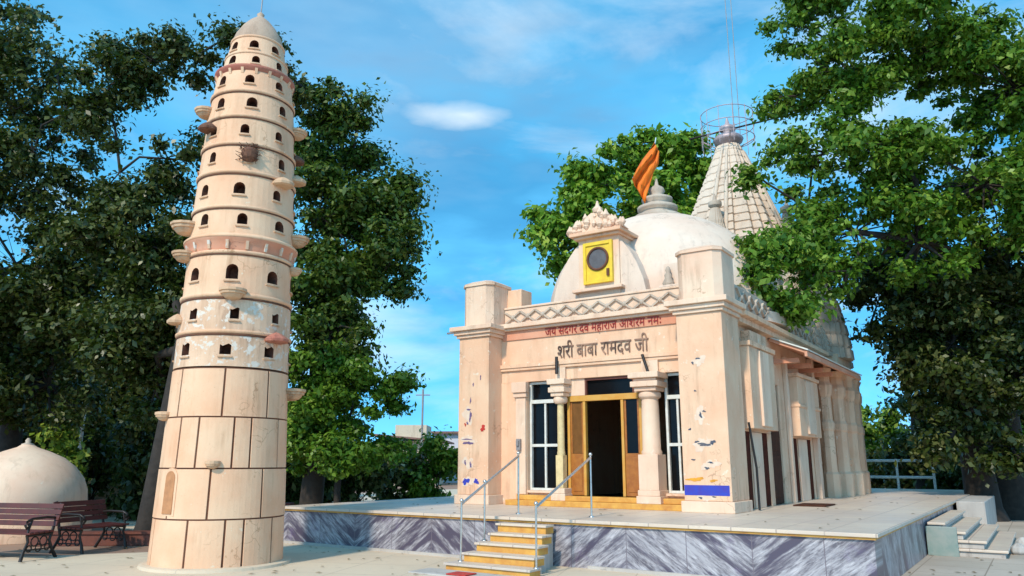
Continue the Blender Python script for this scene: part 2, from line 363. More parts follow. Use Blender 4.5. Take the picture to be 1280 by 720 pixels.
# front steps, flaring to the right
root = thing('front_steps', 'short flight of steps with yellow risers and white treads', 'steps', T(-7, 10.4, 0), -AZ)
SZ = [.72, .635, .505, .38, .255, .125]
for k in range(1, 6):
    z = SZ[k]; v0 = 11-.28*k; uL = [0, -7.51, -7.46, -7.52, -7.55, -7.68][k]; uR = -6.70+.105*k
    s_ = MB('T'); s_.box(uL, uR, v0, 11.0-.28*(k-1)+(.0 if k > 1 else -.045), 0 if k > 4 else z-.13, z-.035)
    st = put('step', s_, M['ochre'], root)
    t_ = MB('T'); t_.box(uL-.03, uR+.02, v0-.03, 11.0-.28*(k-1)-(.002 if k > 1 else .05), z-.033, z); put('tread', t_, M['marblefloor'], st, .005)
s_ = MB('T')
for k in range(1, 5): s_.box([0, -7.50, -7.45, -7.51, -7.54][k], -6.71+.105*k, 11-.28*k+.01, 10.95-.28*(k-1), 0, SZ[k]-.131)
put('step_core', s_, M['concrete'], root)
s_ = MB('T'); s_.box(-8.0, -5.9, 9.1, 9.6, 0, .03); put('bottom_slab', s_, M['concrete'], root, .01)
a = MB('T'); a.box(-7.3, -6.95, 9.12, 9.4, .034, .05); tag(put('foot_mat', a, M['red'], None, .006), 'faded red mat at the foot of the front steps', 'mat')

def handrail(label, bot, mid, top, zb):
    r_ = thing('stair_handrail', label, 'handrail', T(bot[0], bot[1], 0), -AZ, 'steel handrails of the front steps')
    a = MB('T'); a.tube([bot, top], .021, 10); put('rail', a, M['steel'], r_)
    for (p, zz) in ((bot, zb[0]), (mid, zb[1]), (top, zb[2])):
        if p is None: continue
        a = MB('T'); a.tube([(p[0], p[1], zz), p, (p[0], p[1], p[2]+.03)], [.016, .016, .016], 10)
        a.lathe(p[0], p[1], [(.01, p[2]+.02), (.03, p[2]+.04), (.032, p[2]+.06), (.016, p[2]+.08), (.004, p[2]+.085)], 10)
        a.lathe(p[0], p[1], [(.05, zz), (.05, zz+.012), (.03, zz+.02)], 10)
        put('post', a, M['steel'], r_)
bR = onv(670, 634, 9.8); tR = onv(738, 572, 11.7); mR = tuple((np.array(bR)*.55+np.array(tR)*.45))
handrail('steel stair handrail nearest the open door', bR, None, tR, (.12, .48, PZ))
bL = onv(577, 630, 9.85); tL = onv(648, 570, 11.7); mL = onv(606, 606, 10.6)
handrail('steel stair handrail in front of the left pillar', bL, mL, tL, (.12, .36, PZ))

# ------------------------------------------------------------------ temple
TR = thing('temple', 'peach limewashed hindu temple with dome, twin front pillars and spire', 'temple', T(-7.6, 19, PZ), -AZ)
P_, P2 = M['peach'], M['peach2']
# front wall
FV = 14.3
a = MB('T')
a.box(-9.95, -5.3, FV+.02, FV+.34, 3.34, 4.50)                      # beam over the openings
a.box(-9.95, -9.25, FV, FV+.34, PZ, 3.338)                          # left pier
a.box(-5.55, -5.3, FV, FV+.34, PZ, 3.338)
a.box(-9.248, -8.42, FV+.06, FV+.3, PZ, .97); a.box(-6.07, -5.552, FV+.06, FV+.3, PZ, .97)
put('front_wall', a, P_, TR, .008)
a = MB('T'); a.box(-9.6, -5.4, 13.97, FV-.002, PZ, .83); a.box(-9.4, -5.6, 14.1, FV+.05, .832, .93)
put('threshold', a, M['ochre'], TR, .01)
# mouldings on the beam
a = MB('T')
a.box(-9.93, -5.42, FV-.06, FV+.018, 3.66, 3.74); a.box(-9.93, -5.42, FV-.035, FV+.018, 3.60, 3.658)
put('moulding', a, P_, TR, .006)
a = MB('T'); a.box(-9.93, -5.42, FV-.16, FV+.4, 4.56, 4.66); a.box(-9.93, -5.42, FV-.09, FV+.4, 4.502, 4.558)
put('cornice', a, P2, TR, .01)
a = MB('T'); a.box(-9.9, -5.45, FV-.012, FV+.018, 4.30, 4.498); put('red_band', a, M['pink'], TR)
# parapet with raised lattice
def lattice(mb, p0, p1, n, z0, z1, th, out):
    # crossing bars raised on a parapet between p0 and p1 (u,v), out = (du,dv) normal
    p0 = np.array(p0); p1 = np.array(p1); d = (p1-p0)/n; dl = np.linalg.norm(d)
    o = np.array(out)
    for i in range(n):
        a_, b_ = p0+d*i, p0+d*(i+1)
        for (s0, s1) in ((z0, z1), (z1, z0)):
            q = []
            e = d/dl*.035
            mb.loft([[(*(a_-e+o*k), s0), (*(a_+e+o*k), s0), (*(b_+e+o*k), s1), (*(b_-e+o*k), s1)][::1 if k else 1] for k in (0, 1)], 0)
        c_ = (a_+b_)/2; zc = (z0+z1)/2
        mb.lathe(c_[0]+o[0]*.6, c_[1]+o[1]*.6, [(.01, zc-.06), (.045, zc-.035), (.055, zc), (.045, zc+.035), (.01, zc+.06)], 10)
a = MB('T'); a.box(-9.9, -5.4, FV+.08, FV+.22, 4.662, 5.03)
pf = put('parapet', a, M['peach2'], TR, .01)
a = MB('T'); lattice(a, (-9.85, FV+.08), (-5.45, FV+.08), 11, 4.70, 4.96, 0, (0, -.05)); put('lattice', a, M['stone'], pf)
a = MB('T'); a.box(-9.9, -5.4, FV+.05, FV+.25, 5.032, 5.08); put('coping', a, P2, pf, .01)
# pillars
def pillar(u0, u1, v0, v1, chips):
    a = MB('T'); a.box(u0, u1, v0, v1, PZ+.2, 4.36)
    p = put('pillar', a, P_, TR, .012)
    a = MB('T'); a.box(u0-.05, u1+.05, v0-.05, v1+.01, PZ, PZ+.198); put('pillar_base', a, P2, p, .012)
    a = MB('T')
    for (e, z0, z1) in ((.05, 4.362, 4.43), (.10, 4.432, 4.52), (.17, 4.522, 4.62)): a.box(u0-e, u1+e, v0-e, v1+e*.3, z0, z1)
    put('pillar_cornice', a, P2, p, .01)
    a = MB('T'); c = .14; b0, b1 = u0+.02, u1+.02
    q = [(b0+c, v0+.02), (b1-c, v0+.02), (b1, v0+.02+c), (b1, v1-c), (b1-c, v1), (b0+c, v1), (b0, v1-c), (b0, v0+.02+c)]
    a.prism(q, 4.622, 5.56); cu, cv = (b0+b1)/2, (v0+v1)/2
    q2 = [(cu+(x-cu)*1.07, cv+(y-cv)*1.07) for x, y in q]; q3 = [(cu+(x-cu)*.7, cv+(y-cv)*.7) for x, y in q]
    a.prism(q2, 5.562, 5.62); a.loft([[(x, y, 5.622) for x, y in q2], [(x, y, 5.70) for x, y in q3]])
    put('cap_block', a, P2, p, .012)
    return p
pl = pillar(-10.76, -9.93, 13.8, 14.75, 0); pr = pillar(-5.51, -4.62, 13.8, 14.77, 0)
a = MB('T'); a.box(-9.98, -9.52, 14.5, 14.95, 4.662, 5.52); put('parapet_block', a, M['peach'], TR, .012)
# painted marks left on the pillars
def blotch(mb, u, v, z, w, h, seed, th=.004, n=18, side=False):
    rr = random.Random(seed); pts = []
    n = 30; ph = [rr.uniform(0, 6.3) for _ in range(6)]
    for i in range(n):
        t_ = 2*math.pi*i/n; k = .62+.16*math.sin(2*t_+ph[0])+.12*math.sin(3*t_+ph[1])+.10*math.sin(5*t_+ph[2])+.22*(rr.random()-.5); pts.append((w/2*k*math.cos(t_), h/2*k*math.sin(t_)))
    r0 = [(u+x, v, z+y) for x, y in pts]; r1 = [(u+x, v-th, z+y) for x, y in pts]
    mb.loft([r0, r1])
a = MB('T'); a.box(-5.50, -4.66, 13.796, 13.799, 1.02, 1.20); put('blue_stripe', a, M['blue'], pr)
def mark(name, mat, par, u, z, w_, h_, seed, v=13.799):
    a = MB('T'); blotch(a, u, v, z, w_, h_, seed); put(name, a, M[mat], par)
mark('orange_smear', 'orange', pr, -5.28, 1.30, .42, .13, 1); mark('orange_smear', 'orange', pr, -4.95, 1.28, .22, .07, 2)
for i, (u, z, w_, h_) in enumerate([(-5.1, 1.93, .62, .34), (-5.0, 1.56, .5, .26), (-5.14, 2.45, .34, .4), (-5.1, 3.45, .36, .3), (-5.1, .98, .5, .16)]): mark('poster_scrap', 'paper', pr, u, z, w_, h_, 200+i, 13.8005)
for i, (u, z, w_, h_) in enumerate([(-10.47, 2.1, .5, .3), (-10.5, 2.62, .42, .5), (-10.48, 1.6, .4, .42), (-10.45, 1.2, .56, .34)]): mark('poster_scrap', 'paper', pl, u, z, w_, h_, 210+i, 13.8005)
for i, (u, z, w_, h_) in enumerate([(-5.08, 1.92, .36, .09), (-4.92, 1.96, .16, .12), (-5.22, 1.97, .12, .07), (-5.12, 2.45, .08, .16), (-5.05, 2.52, .1, .05), (-4.98, 1.6, .14, .05), (-5.3, 1.65, .1, .05), (-5.05, 1.5, .16, .06), (-5.2, 2.9, .09, .04), (-5.12, 3.5, .12, .06), (-5.22, 3.42, .06, .1), (-4.95, 1.0, .1, .04), (-5.2, .98, .12, .05), (-5.34, 2.2, .08, .06)]):
    mark('torn_poster_remnant', 'navy', pr, u, z, w_, h_*.9, 30+i, 13.796)
for i, (u, z, w_, h_) in enumerate([(-10.48, 2.02, .36, .10), (-10.50, 2.1, .4, .04), (-10.42, 2.6, .1, .3), (-10.5, 2.45, .07, .1), (-10.55, 1.6, .07, .16), (-10.4, 1.55, .07, .2), (-10.42, 2.95, .04, .2), (-10.35, 3.3, .04, .14), (-10.15, 3.45, .05, .13), (-10.47, 2.75, .2, .05)]):
    mark('torn_poster_remnant', 'bluepale', pl, u, z, w_, h_, 60+i, 13.796)
mark('blue_smear', 'blue', pl, -10.52, 1.2, .26, .2, 91, 13.796); mark('blue_smear', 'blue', pl, -10.24, 1.2, .17, .18, 92, 13.796); mark('red_mark', 'red', pl, -10.07, 2.33, .2, .2, 93, 13.796); mark('red_mark', 'red', pl, -10.56, 2.42, .07, .1, 94, 13.796)
a = MB('T'); a.box(-11.3, -10.7, 14.0, 14.04, 4.55, 4.59); put('roof_pipe', a, M['iron'], TR)
# columns of the porch
def column(u, v, r, z0=.832, mat='peach2', cs=1):
    a = MB('T')
    a.box(u-r*1.02, u+r*1.02, v-r*1.02, v+r*1.02, z0+.25, 1.75)
    prof = [(r*.98, 1.75), (r*1.02, 1.80), (r*.90, 1.84), (r*.86, 2.6), (r*.82, 2.82)]
    a.lathe(u, v, prof, 24)
    c = put('column', a, M[mat], TR, .006)
    r *= cs
    b = MB('T'); b.box(u-r*1.25, u+r*1.25, v-r*1.25, v+r*1.25, z0, z0+.14); b.box(u-r*1.13, u+r*1.13, v-r*1.13, v+r*1.13, z0+.142, z0+.249); put('column_base', b, P2, c, .01)
    b = MB('T'); b.lathe(u, v, [(r*.85, 2.82), (r*1.1, 2.86), (r*1.12, 2.93), (r*.95, 2.97)], 24)
    for (e, q0, q1) in ((1.15, 2.97, 3.05), (1.45, 3.052, 3.16), (1.2, 3.162, 3.22), (1.6, 3.222, 3.335)): b.box(u-r*e, u+r*e, v-r*e, v+min(r*e, .2), q0, q1)
    put('capital', b, P2, c, .012)
    b = MB('T'); b.box(u-r*.9, u+r*.9, FV-.045, FV+.018, 3.338, 3.598); put('beam_pilaster', b, P2, c, .006)
column(-8.37, 14.26, .085, mat='cream', cs=1.6); column(-6.30, 14.22, .2)
a = MB('T'); a.box(-9.52, -9.26, FV-.05, FV-.002, .935, 3.0); a.box(-9.56, -9.22, FV-.09, FV-.002, 3.002, 3.1); a.box(-9.58, -9.2, FV-.13, FV-.002, 3.102, 3.33)
put('pilaster', a, P2, TR, .01)
a = MB('T'); a.box(-9.46, -9.36, FV-.12, FV-.052, 1.85, 2.1); a.box(-9.44, -9.38, FV-.16, FV-.12, 1.95, 2.06); put('switch_box', a, M['iron'], TR, .006)
a = MB('T'); a.tube([(-8.42, FV-.1, 3.82), (-8.40, FV-.14, 3.45)], .035, 8); put('hook', a, M['black'], TR)
a = MB('T'); a.tube([(-6.42, FV-.1, 3.72), (-6.30, FV-.12, 3.36)], .03, 8); put('hook', a, M['black'], TR)
# windows
def window(u0, u1, z0, z1, v, tz, mull=True):
    f = MB('T'); w_ = .05
    f.box(u0, u0+w_, v, v+.07, z0, z1); f.box(u1-w_, u1, v, v+.07, z0, z1)
    f.box(u0+w_, u1-w_, v, v+.07, z0, z0+w_); f.box(u0+w_, u1-w_, v, v+.07, z1-w_, z1)
    f.box(u0+w_, u1-w_, v-.01, v+.07, tz-.04, tz+.04)
    zm = (z0+tz)/2
    f.box(u0+w_, u1-w_, v+.005, v+.065, zm-.03, zm+.03)
    if mull:
        um = (u0+u1)/2; f.box(um-.022, um+.022, v+.01, v+.06, z0+w_, zm-.03); f.box(um-.022, um+.022, v+.01, v+.06, zm+.03, tz-.04)
    o = put('window', f, M['white'], TR, .004)
    g_ = MB('T'); g_.box(u0+.02, u1-.02, v+.075, v+.083, z0+.02, z1-.02); put('pane', g_, M['glass'], o)
    b = MB('T'); b.box(u0-.02, u1+.02, v-.1, v+.02, z0-.05, z0-.002); put('sill', b, P2, o, .006)
window(-9.24, -8.46, 1.02, 3.33, FV+.1, 2.90); window(-6.06, -5.56, 1.02, 3.33, FV+.1, 2.86)
# door
a = MB('T'); v = FV+.08
a.box(-8.28, -8.22, v, v+.1, .935, 2.98); a.box(-6.62, -6.56, v, v+.1, .935, 2.98); a.box(-8.218, -6.622, v-.02, v+.1, 2.86, 2.98)
a.box(-7.90, -7.84, v-.01, v+.09, .935, 2.858); a.box(-7.02, -6.96, v-.01, v+.09, .935, 2.858)
df = put('door_frame', a, M['gold'], TR, .006)
for (u0, u1, lab) in ((-8.218, -7.902, 0), (-6.958, -6.622, 1)):
    b = MB('T'); b.box(u0, u1, v+.02, v+.06, .94, 1.78); b.box(u0, u0+.045, v+.02, v+.06, 1.782, 2.855); b.box(u1-.045, u1, v+.02, v+.06, 1.782, 2.855)
    b.box(u0+.05, u1-.05, v+.008, v+.0195, 1.02, 1.70)
    dl = put('door_leaf', b, M['wood'], TR, .005)
    b = MB('T'); b.box(u0+.047, u1-.047, v+.035, v+.043, 1.785, 2.85); put('pane', b, M['amber'] if lab == 0 else M['glass'], dl)
a = MB('T'); a.box(-7.8, -6.74, v+.06, v+.075, 2.985, 3.335); put('transom_pane', a, M['glass'], TR)
a = MB('T'); a.box(-7.84, -7.80, v-.01, v+.1, 2.985, 3.337); a.box(-6.74, -6.70, v-.01, v+.1, 2.985, 3.337); a.box(-7.8, -6.74, v-.01, v+.1, 3.29, 3.337); put('transom_frame', a, M['doorred'], TR)
for u0, u1 in ((-8.28, -7.842), (-6.698, -6.56)):
    a = MB('T'); a.box(u0, u1, v-.005, v+.12, 2.985, 3.337); put('transom_panel', a, P2, TR)
# hall shell
a = MB('T')
a.box(-10.5, -10.2, 14.76, 21.2, PZ, 4.5); a.box(-10.198, -5.0, 20.9, 21.2, PZ, 4.5)
SU = -4.95                                                            # right side wall, with its openings left open
def sw(v0, v1, z0, z1, u1=-4.75): a.box(SU, u1, v0, v1, z0, z1)
sw(14.78, 15.08, PZ, 4.5); sw(15.08, 16.95, 2.2, 4.5); sw(15.48, 16.2, PZ, 2.198); sw(16.66, 16.95, PZ, 2.198)
sw(16.95, 17.75, 3.3, 4.5); sw(17.75, 18.6, PZ, 4.5); sw(18.6, 20.45, 2.15, 4.5); sw(19.06, 19.9, PZ, 2.148); sw(20.38, 20.45, PZ, 2.148); sw(20.45, 21.2, PZ, 4.5)
put('hall_wall', a, P_, TR, .01)
a = MB('T'); a.box(-10.45, -4.8, 14.66, 21.15, 4.502, 4.66); put('roof_slab', a, P2, TR)
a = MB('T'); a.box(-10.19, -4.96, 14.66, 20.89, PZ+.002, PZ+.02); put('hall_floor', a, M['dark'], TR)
for v0, v1, zt in ((15.08, 15.48, 2.2), (16.2, 16.66, 2.2), (18.6, 19.06, 2.15), (19.9, 20.38, 2.15)):
    a = MB('T'); a.box(-4.79, -4.762, v0+.003, v1-.003, PZ+.022, zt-.003); put('slot_shutter', a, M['shutter'], TR)
a = MB('T'); a.box(-4.84, -4.79, 16.96, 17.74, PZ+.02, 3.29); sd = put('side_door', a, M['darkwood'], TR)
for z0, z1 in ((PZ+.15, 1.75), (1.85, 3.2)):
    a = MB('T'); a.box(-4.788, -4.77, 17.03, 17.67, z0, z1); put('door_panel', a, M['darkwood'], sd, .01)
for bits in (((-4.52, 15.02, 16.72, 2.24, 3.85), (-4.48, 14.98, 16.76, 3.852, 3.95), (-4.56, 15.3, 16.4, 3.952, 4.2)), ((-4.50, 18.5, 20.5, 2.19, 3.55), (-4.46, 18.46, 20.54, 3.552, 3.64), (-4.47, 18.48, 20.52, 2.85, 2.92))):
    a = MB('T')
    for u1, v0, v1, z0, z1 in bits: a.box(-4.748, u1, v0, v1, z0, z1)
    put('side_panel', a, P_, TR, .012)
for vv, u1, z0, z1, h_ in ((15.87, -4.47, 2.3, 3.8, .3), (19.5, -4.45, 2.25, 3.5, .34), (15.84, -4.72, PZ, 2.19, .34), (19.48, -4.72, PZ, 2.14, .4), (18.3, -4.66, PZ, 4.0, .08), (20.7, -4.62, PZ, 4.2, .12)):
    a = MB('T'); a.box(-4.748 if z0 == PZ else -4.53, u1, vv-h_, vv+h_, z0, z1); put('side_pilaster', a, P2, TR, .012)
a = MB('T')
for v0, v1, z0, z1, e in ((14.78, 22, 4.3, 4.42, .18), (14.78, 22, 4.422, 4.52, .3)): a.box(-4.76, -4.76+e, v0, v1, z0, z1)
put('side_cornice', a, M['peach'], TR, .01)
a = MB('T'); a.box(-4.85, -4.70, 14.9, 21.5, 4.662, 5.1); ps = put('side_parapet', a, M['stone'], TR, .012)
a = MB('T'); lattice(a, (-4.70, 15.0), (-4.70, 21.4), 14, 4.70, 5.02, 0, (.05, 0)); put('lattice', a, M['stone'], ps)
a = MB('T'); a.slab([(-4.74, 17.2, 4.24), (-3.95, 17.2, 3.90), (-3.95, 23.2, 3.90), (-4.74, 23.2, 4.24)], .06); a.box(-3.98, -3.92, 17.18, 23.22, 3.83, 3.94)
aw = put('eave_slab', a, [M['pink']], TR, .006)
a = MB('T'); a.slab([(-4.74, 17.15, 4.31), (-3.90, 17.15, 3.955), (-3.90, 23.25, 3.955), (-4.74, 23.25, 4.31)], .03); put('eave_cover', a, M['white'], aw)
for vv in (17.6, 18.7, 19.8, 20.9):
    a = MB('T'); a.prism([(-4.748, vv-.05), (-4.2, vv-.05), (-4.2, vv+.05), (-4.748, vv+.05)], 3.76, 3.86); put('eave_bracket', a, M['pink'], TR, .01)
# sanctum with stepped plan
def stepped(h, e=0):                                                 # stepped square outline, half width h, counter-clockwise
    b, c = h*.62, h*.30; s1, s2 = h*.90, h*1.0; s0 = h*.78
    q = [(s0, -s0), (s0, -b), (s1, -b), (s1, -c), (s2, -c), (s2, c), (s1, c), (s1, b), (s0, b)]
    outl = []
    for k in range(4):
        cc, ss = [(1, 0), (0, 1), (-1, 0), (0, -1)][k]
        outl += [(x*cc-y*ss, x*ss+y*cc) for x, y in q]
    return [(x, y) for x, y in outl]
def loft_profile(mb, cu, cv, prof, outline=stepped, cap=True):
    mb.loft([[(cu+x, cv+y, z) for x, y in outline(h)] for h, z in prof], 0, cap)
CU, CV = -7.5, 23.9
a = MB('T'); hw = 3.0
loft_profile(a, CU, CV, [(hw+.10, PZ), (hw+.10, .95), (hw+.02, 1.0), (hw+.08, 1.12), (hw+.08, 1.25), (hw-.02, 1.32), (hw-.02, 1.5), (hw+.05, 1.55), (hw+.05, 1.68), (hw-.06, 1.74),
    (hw-.06, 2.5), (hw+.03, 2.55), (hw+.03, 2.68), (hw-.05, 2.72), (hw-.05, 3.4), (hw+.04, 3.46), (hw+.1, 3.6), (hw+.02, 3.66), (hw+.02, 3.9), (hw+.16, 4.02), (hw+.2, 4.2), (hw+.05, 4.28), (hw+.05, 4.6)])
put('sanctum_wall', a, P_, TR, .01)
for (u, v, rr_) in ((-4.62, 21.75, .17), (-4.52, 22.75, .2), (-4.46, 23.9, .2), (-4.52, 25.05, .2), (-4.66, 26.1, .18)):
    a = MB('T'); a.lathe(u, v, [(rr_*1.3, PZ), (rr_*1.3, 1.3), (rr_*1.05, 1.36), (rr_, 1.5), (rr_, 2.4), (rr_*1.15, 2.46), (rr_*1.15, 2.62), (rr_*.95, 2.7), (rr_*.95, 3.3), (rr_*1.2, 3.42), (rr_*1.3, 3.6), (rr_*1.0, 3.7), (rr_*1.0, 3.9), (rr_*1.4, 4.05)], 8, 0, False, ph=.39)
    put('engaged_column', a, P_, TR, .008)
# spire
a = MB('T'); prof = []
base = [(2.8, 4.6), (2.5, 5.6), (2.14, 6.8), (1.76, 8.0), (1.40, 9.1), (.95, 10.3), (.55, 11.35), (.36, 11.9)]
def rz(z):
    for (r0, z0), (r1, z1) in zip(base, base[1:]):
        if z0 <= z <= z1: return r0+(r1-r0)*(z-z0)/(z1-z0)
    return base[-1][0]
nt_ = 26; zs = np.linspace(4.6, 11.9, nt_+1)
for i in range(nt_):
    z0, z1 = zs[i], zs[i+1]; d = z1-z0
    prof += [(rz(z0)*.975, z0), (rz(z0)*1.0, z0+.10*d), (rz(z0+.8*d)*1.0, z0+.84*d), (rz(z1)*.97, z0+.92*d)]
loft_profile(a, CU+.1, CV, prof)
sk = put('spire', a, M['shik'], TR, .008)
for k in range(4):
    for off in (-.16, .16):
        a = MB('T'); pts = []
        for z in np.linspace(5.0, 11.6, 12):
            h = rz(z)*1.0+.02; x, y = h, off*rz(z); cc, ss = [(1, 0), (0, 1), (-1, 0), (0, -1)][k]
            pts.append((CU+.1+x*cc-y*ss, CV+x*ss+y*cc, z))
        a.tube(pts, [.07]*10+[.05, .04], 6); put('spire_rib', a, M['shik'], sk)
for (du, dv, s_, zt) in ((0, -2.35, .95, 7.9), (2.25, 0, .95, 7.9), (2.1, -2.1, .7, 6.6), (-2.1, -2.1, .7, 6.6), (0, -1.75, .8, 9.3), (1.7, 0, .8, 9.3), (2.35, -1.1, .5, 6.0), (2.35, 1.2, .5, 6.0), (2.1, 2.1, .7, 6.6)):
    zb = 4.5; pf_ = []; a = MB('T')
    for i in range(9):
        t_ = i/9; t2 = (i+.8)/9
        w0 = s_*(1-t_**1.6*.85); w1 = s_*(1-t2**1.6*.85); z0 = zb+(zt-zb)*t_; z1 = zb+(zt-zb)*t2
        pf_ += [(w0, z0+.02), (w1, z1), (w1*.93, z1+.02)]
    loft_profile(a, CU+.1+du, CV+dv, pf_)
    a.lathe(CU+.1+du, CV+dv, [(.08, zt-.1), (s_*.26, zt), (s_*.26, zt+.12), (.06, zt+.2), (.02, zt+.4)], 12)
    put('miniature_spire', a, M['stone'], sk, .008)
a = MB('T'); cu, cv = CU+.1, CV
a.lathe(cu, cv, [(.26, 11.86), (.3, 11.95), (.46, 12.02), (.5, 12.12), (.42, 12.22), (.2, 12.28), (.16, 12.36), (.26, 12.46), (.24, 12.58), (.08, 12.68), (.03, 12.9)], 20); put('spire_finial', a, M['pinkiron'], sk)
# dome
DU, DV = -7.55, 18.0
a = MB('T'); pr_ = [(2.88, 4.9), (2.88, 5.2)]
for i in range(1, 15):
    t_ = i/15*math.pi/2; pr_.append((2.86*math.cos(t_)**1.04, 5.2+2.62*math.sin(t_)))
pr_.append((.3, 7.82)); a.lathe(DU, DV, pr_, 56)
a.lathe(DU, DV, [(3.04, 4.662), (3.04, 4.9)], 56)
dm = put('dome', a, M['dome'], TR)
a = MB('T'); a.lathe(DU, DV, [(.60, 7.70), (.66, 7.76), (.62, 7.84), (.46, 7.88), (.42, 7.98), (.52, 8.02), (.52, 8.1), (.34, 8.14), (.30, 8.22), (.40, 8.28), (.40, 8.34), (.22, 8.38), (.16, 8.46), (.22, 8.54), (.18, 8.64), (.06, 8.72), (.03, 8.9)], 28); put('dome_finial', a, M['stone'], dm)
# dormer with yellow panel and round mirror
def dormer():
    u0, u1, v0 = -8.24, -7.22, 14.95
    a = MB('T'); a.box(u0, u1, v0, 16.2, 5.0, 6.62); a.box(u0-.12, u1+.1, v0-.14, v0+.1, 5.33, 5.40)
    d = put('dormer', a, P2, dm, .012)
    a = MB('T'); a.box(u0-.14, u1+.14, v0-.2, 16.2, 6.622, 6.70); a.box(u0-.06, u1+.06, v0-.12, 16.2, 6.56, 6.6205)
    put('dormer_cornice', a, M['peach'], d, .012)
    a = MB('T'); a.box(-8.09, -7.36, v0-.05, v0-.002, 5.50, 6.46); a.box(-8.09, -8.02, v0-.08, v0-.052, 5.50, 6.46); a.box(-7.43, -7.36, v0-.08, v0-.052, 5.50, 6.46); a.box(-8.019, -7.431, v0-.08, v0-.052, 6.38, 6.46); a.box(-8.019, -7.431, v0-.08, v0-.052, 5.50, 5.58)
    put('yellow_panel', a, M['yellow'], d, .005)
    a = MB('T'); n = 28; r0, r1 = .23, .25; cz = 6.06; cu = -7.725
    a.loft([[(cu+r0*math.cos(-2*math.pi*i/n), v0-.058+k, cz+r0*math.sin(-2*math.pi*i/n)) for i in range(n)][::-1] for k in (.0, .006)]); put('round_mirror', a, M['mirror'], d)
    a = MB('T'); q = []
    for i in range(n+1):
        t_ = 2*math.pi*i/n; q.append((cu+r1*math.cos(t_), v0-.07, cz+r1*math.sin(t_)))
    a.tube(q, .028, 8); put('mirror_ring', a, M['joint'], d)
    a = MB('T'); a.box(-7.50, -7.44, v0-.095, v0-.052, 5.64, 5.80); put('mirror_bolt', a, M['joint'], d)
    # carved crest
    a = MB('T'); rr = random.Random(5); cc = (u0+u1)/2
    a.loft([[(cc-.72, v0-.12, 6.702), (cc+.68, v0-.12, 6.702), (cc+.68, v0+.2, 6.702), (cc-.72, v0+.2, 6.702)], [(cc-.45, v0-.1, 6.95), (cc+.45, v0-.1, 6.95), (cc+.45, v0+.15, 6.95), (cc-.45, v0+.15, 6.95)], [(cc-.14, v0-.06, 7.16), (cc+.14, v0-.06, 7.16), (cc+.14, v0+.1, 7.16), (cc-.14, v0+.1, 7.16)]])
    for i in range(54):
        x = rr.uniform(-.7, .7); zt_ = 7.2-abs(x)*.62; z = rr.uniform(6.74, max(6.8, zt_)); r = rr.uniform(.04, .09)
        a.lathe(cc+x, v0-.11+rr.uniform(-.03, .03), [(.01, z-r*1.2), (r*.6, z-r*.6), (r, z), (r*.55, z+r*.9), (.01, z+r*1.7)], 7, 0, False, ph=rr.random()*3)
    a.lathe(cc, v0, [(.1, 7.16), (.13, 7.24), (.05, 7.32), (.02, 7.44)], 10)
    put('carved_crest', a, P2, d, .01)
dormer()
# broad gable with curved shoulders behind the dormer
a = MB('T'); gl = [onv(x, y, 15.0) for x, y in ((690, 384), (695, 362), (702, 342), (710, 325), (719, 311), (728, 303))]
gc = -7.73; half = [(gc-p[0], p[2]) for p in gl]; half[0] = (half[0][0], 5.0)
pts = [(gc-h, z) for h, z in half]+[(gc+h*.9, z) for h, z in half[::-1]]
a.loft([[(x, 15.42, z) for x, z in pts], [(x, 15.0, z) for x, z in pts]][::1]); gb = put('gable', a, M['dome'], dm, .03)
# shallow relief niche on the dome's near right flank
cu, cv, zb = onv(842, 357, 14.92)
a = MB('T'); a.box(cu-.26, cu+.26, cv-.16, cv+.5, zb-.05, zb); a.box(cu-.24, cu+.24, cv+.08, cv+.9, zb, zb+.52)
rl = put('relief_niche', a, M['dome'], dm, .012)
a = MB('T'); a.lathe(cu-.10, cv-.02, [(.11, zb+.002), (.13, zb+.06), (.07, zb+.17), (.085, zb+.23), (.045, zb+.29), (.06, zb+.34), (.04, zb+.4), (.01, zb+.43)], 12); put('statue', a, M['stone'], rl)
# lettering
def text(body, name, u0, u1, zc, hgt, v, mat, parent, slant=0):
    c = bpy.data.curves.new(name, 'FONT'); c.body = body; c.size = 1; c.extrude = .012; c.resolution_u = 3
    o = bpy.data.objects.new(name, c); COL.objects.link(o)
    dg = bpy.context.evaluated_depsgraph_get(); me = bpy.data.meshes.new_from_object(o.evaluated_get(dg))
    COL.objects.unlink(o); bpy.data.objects.remove(o)
    vs = np.array([tuple(x.co) for x in me.vertices]); mn, mxx = vs.min(0), vs.max(0)
    vs[:, 0] = (vs[:, 0]-mn[0])/(mxx[0]-mn[0])*(u1-u0)+u0; vs[:, 1] = (vs[:, 1]-mn[1])/(mxx[1]-mn[1])*hgt+zc-hgt/2
    mb = MB('T'); mb.add([(x, v-zz, y) for x, y, zz in vs], [tuple(p.vertices) for p in me.polygons])
    return put(name, mb, mat, parent)
text('जय सदगर दव महाराज आशरम नमः', 'red_inscription', -8.75, -6.02, 4.385, .20, FV-.02, M['red_letter'], TR)
text('शरी बाबा रामदव जी', 'black_inscription', -8.45, -6.32, 3.98, .40, FV+.004, M['black_letter'], TR)

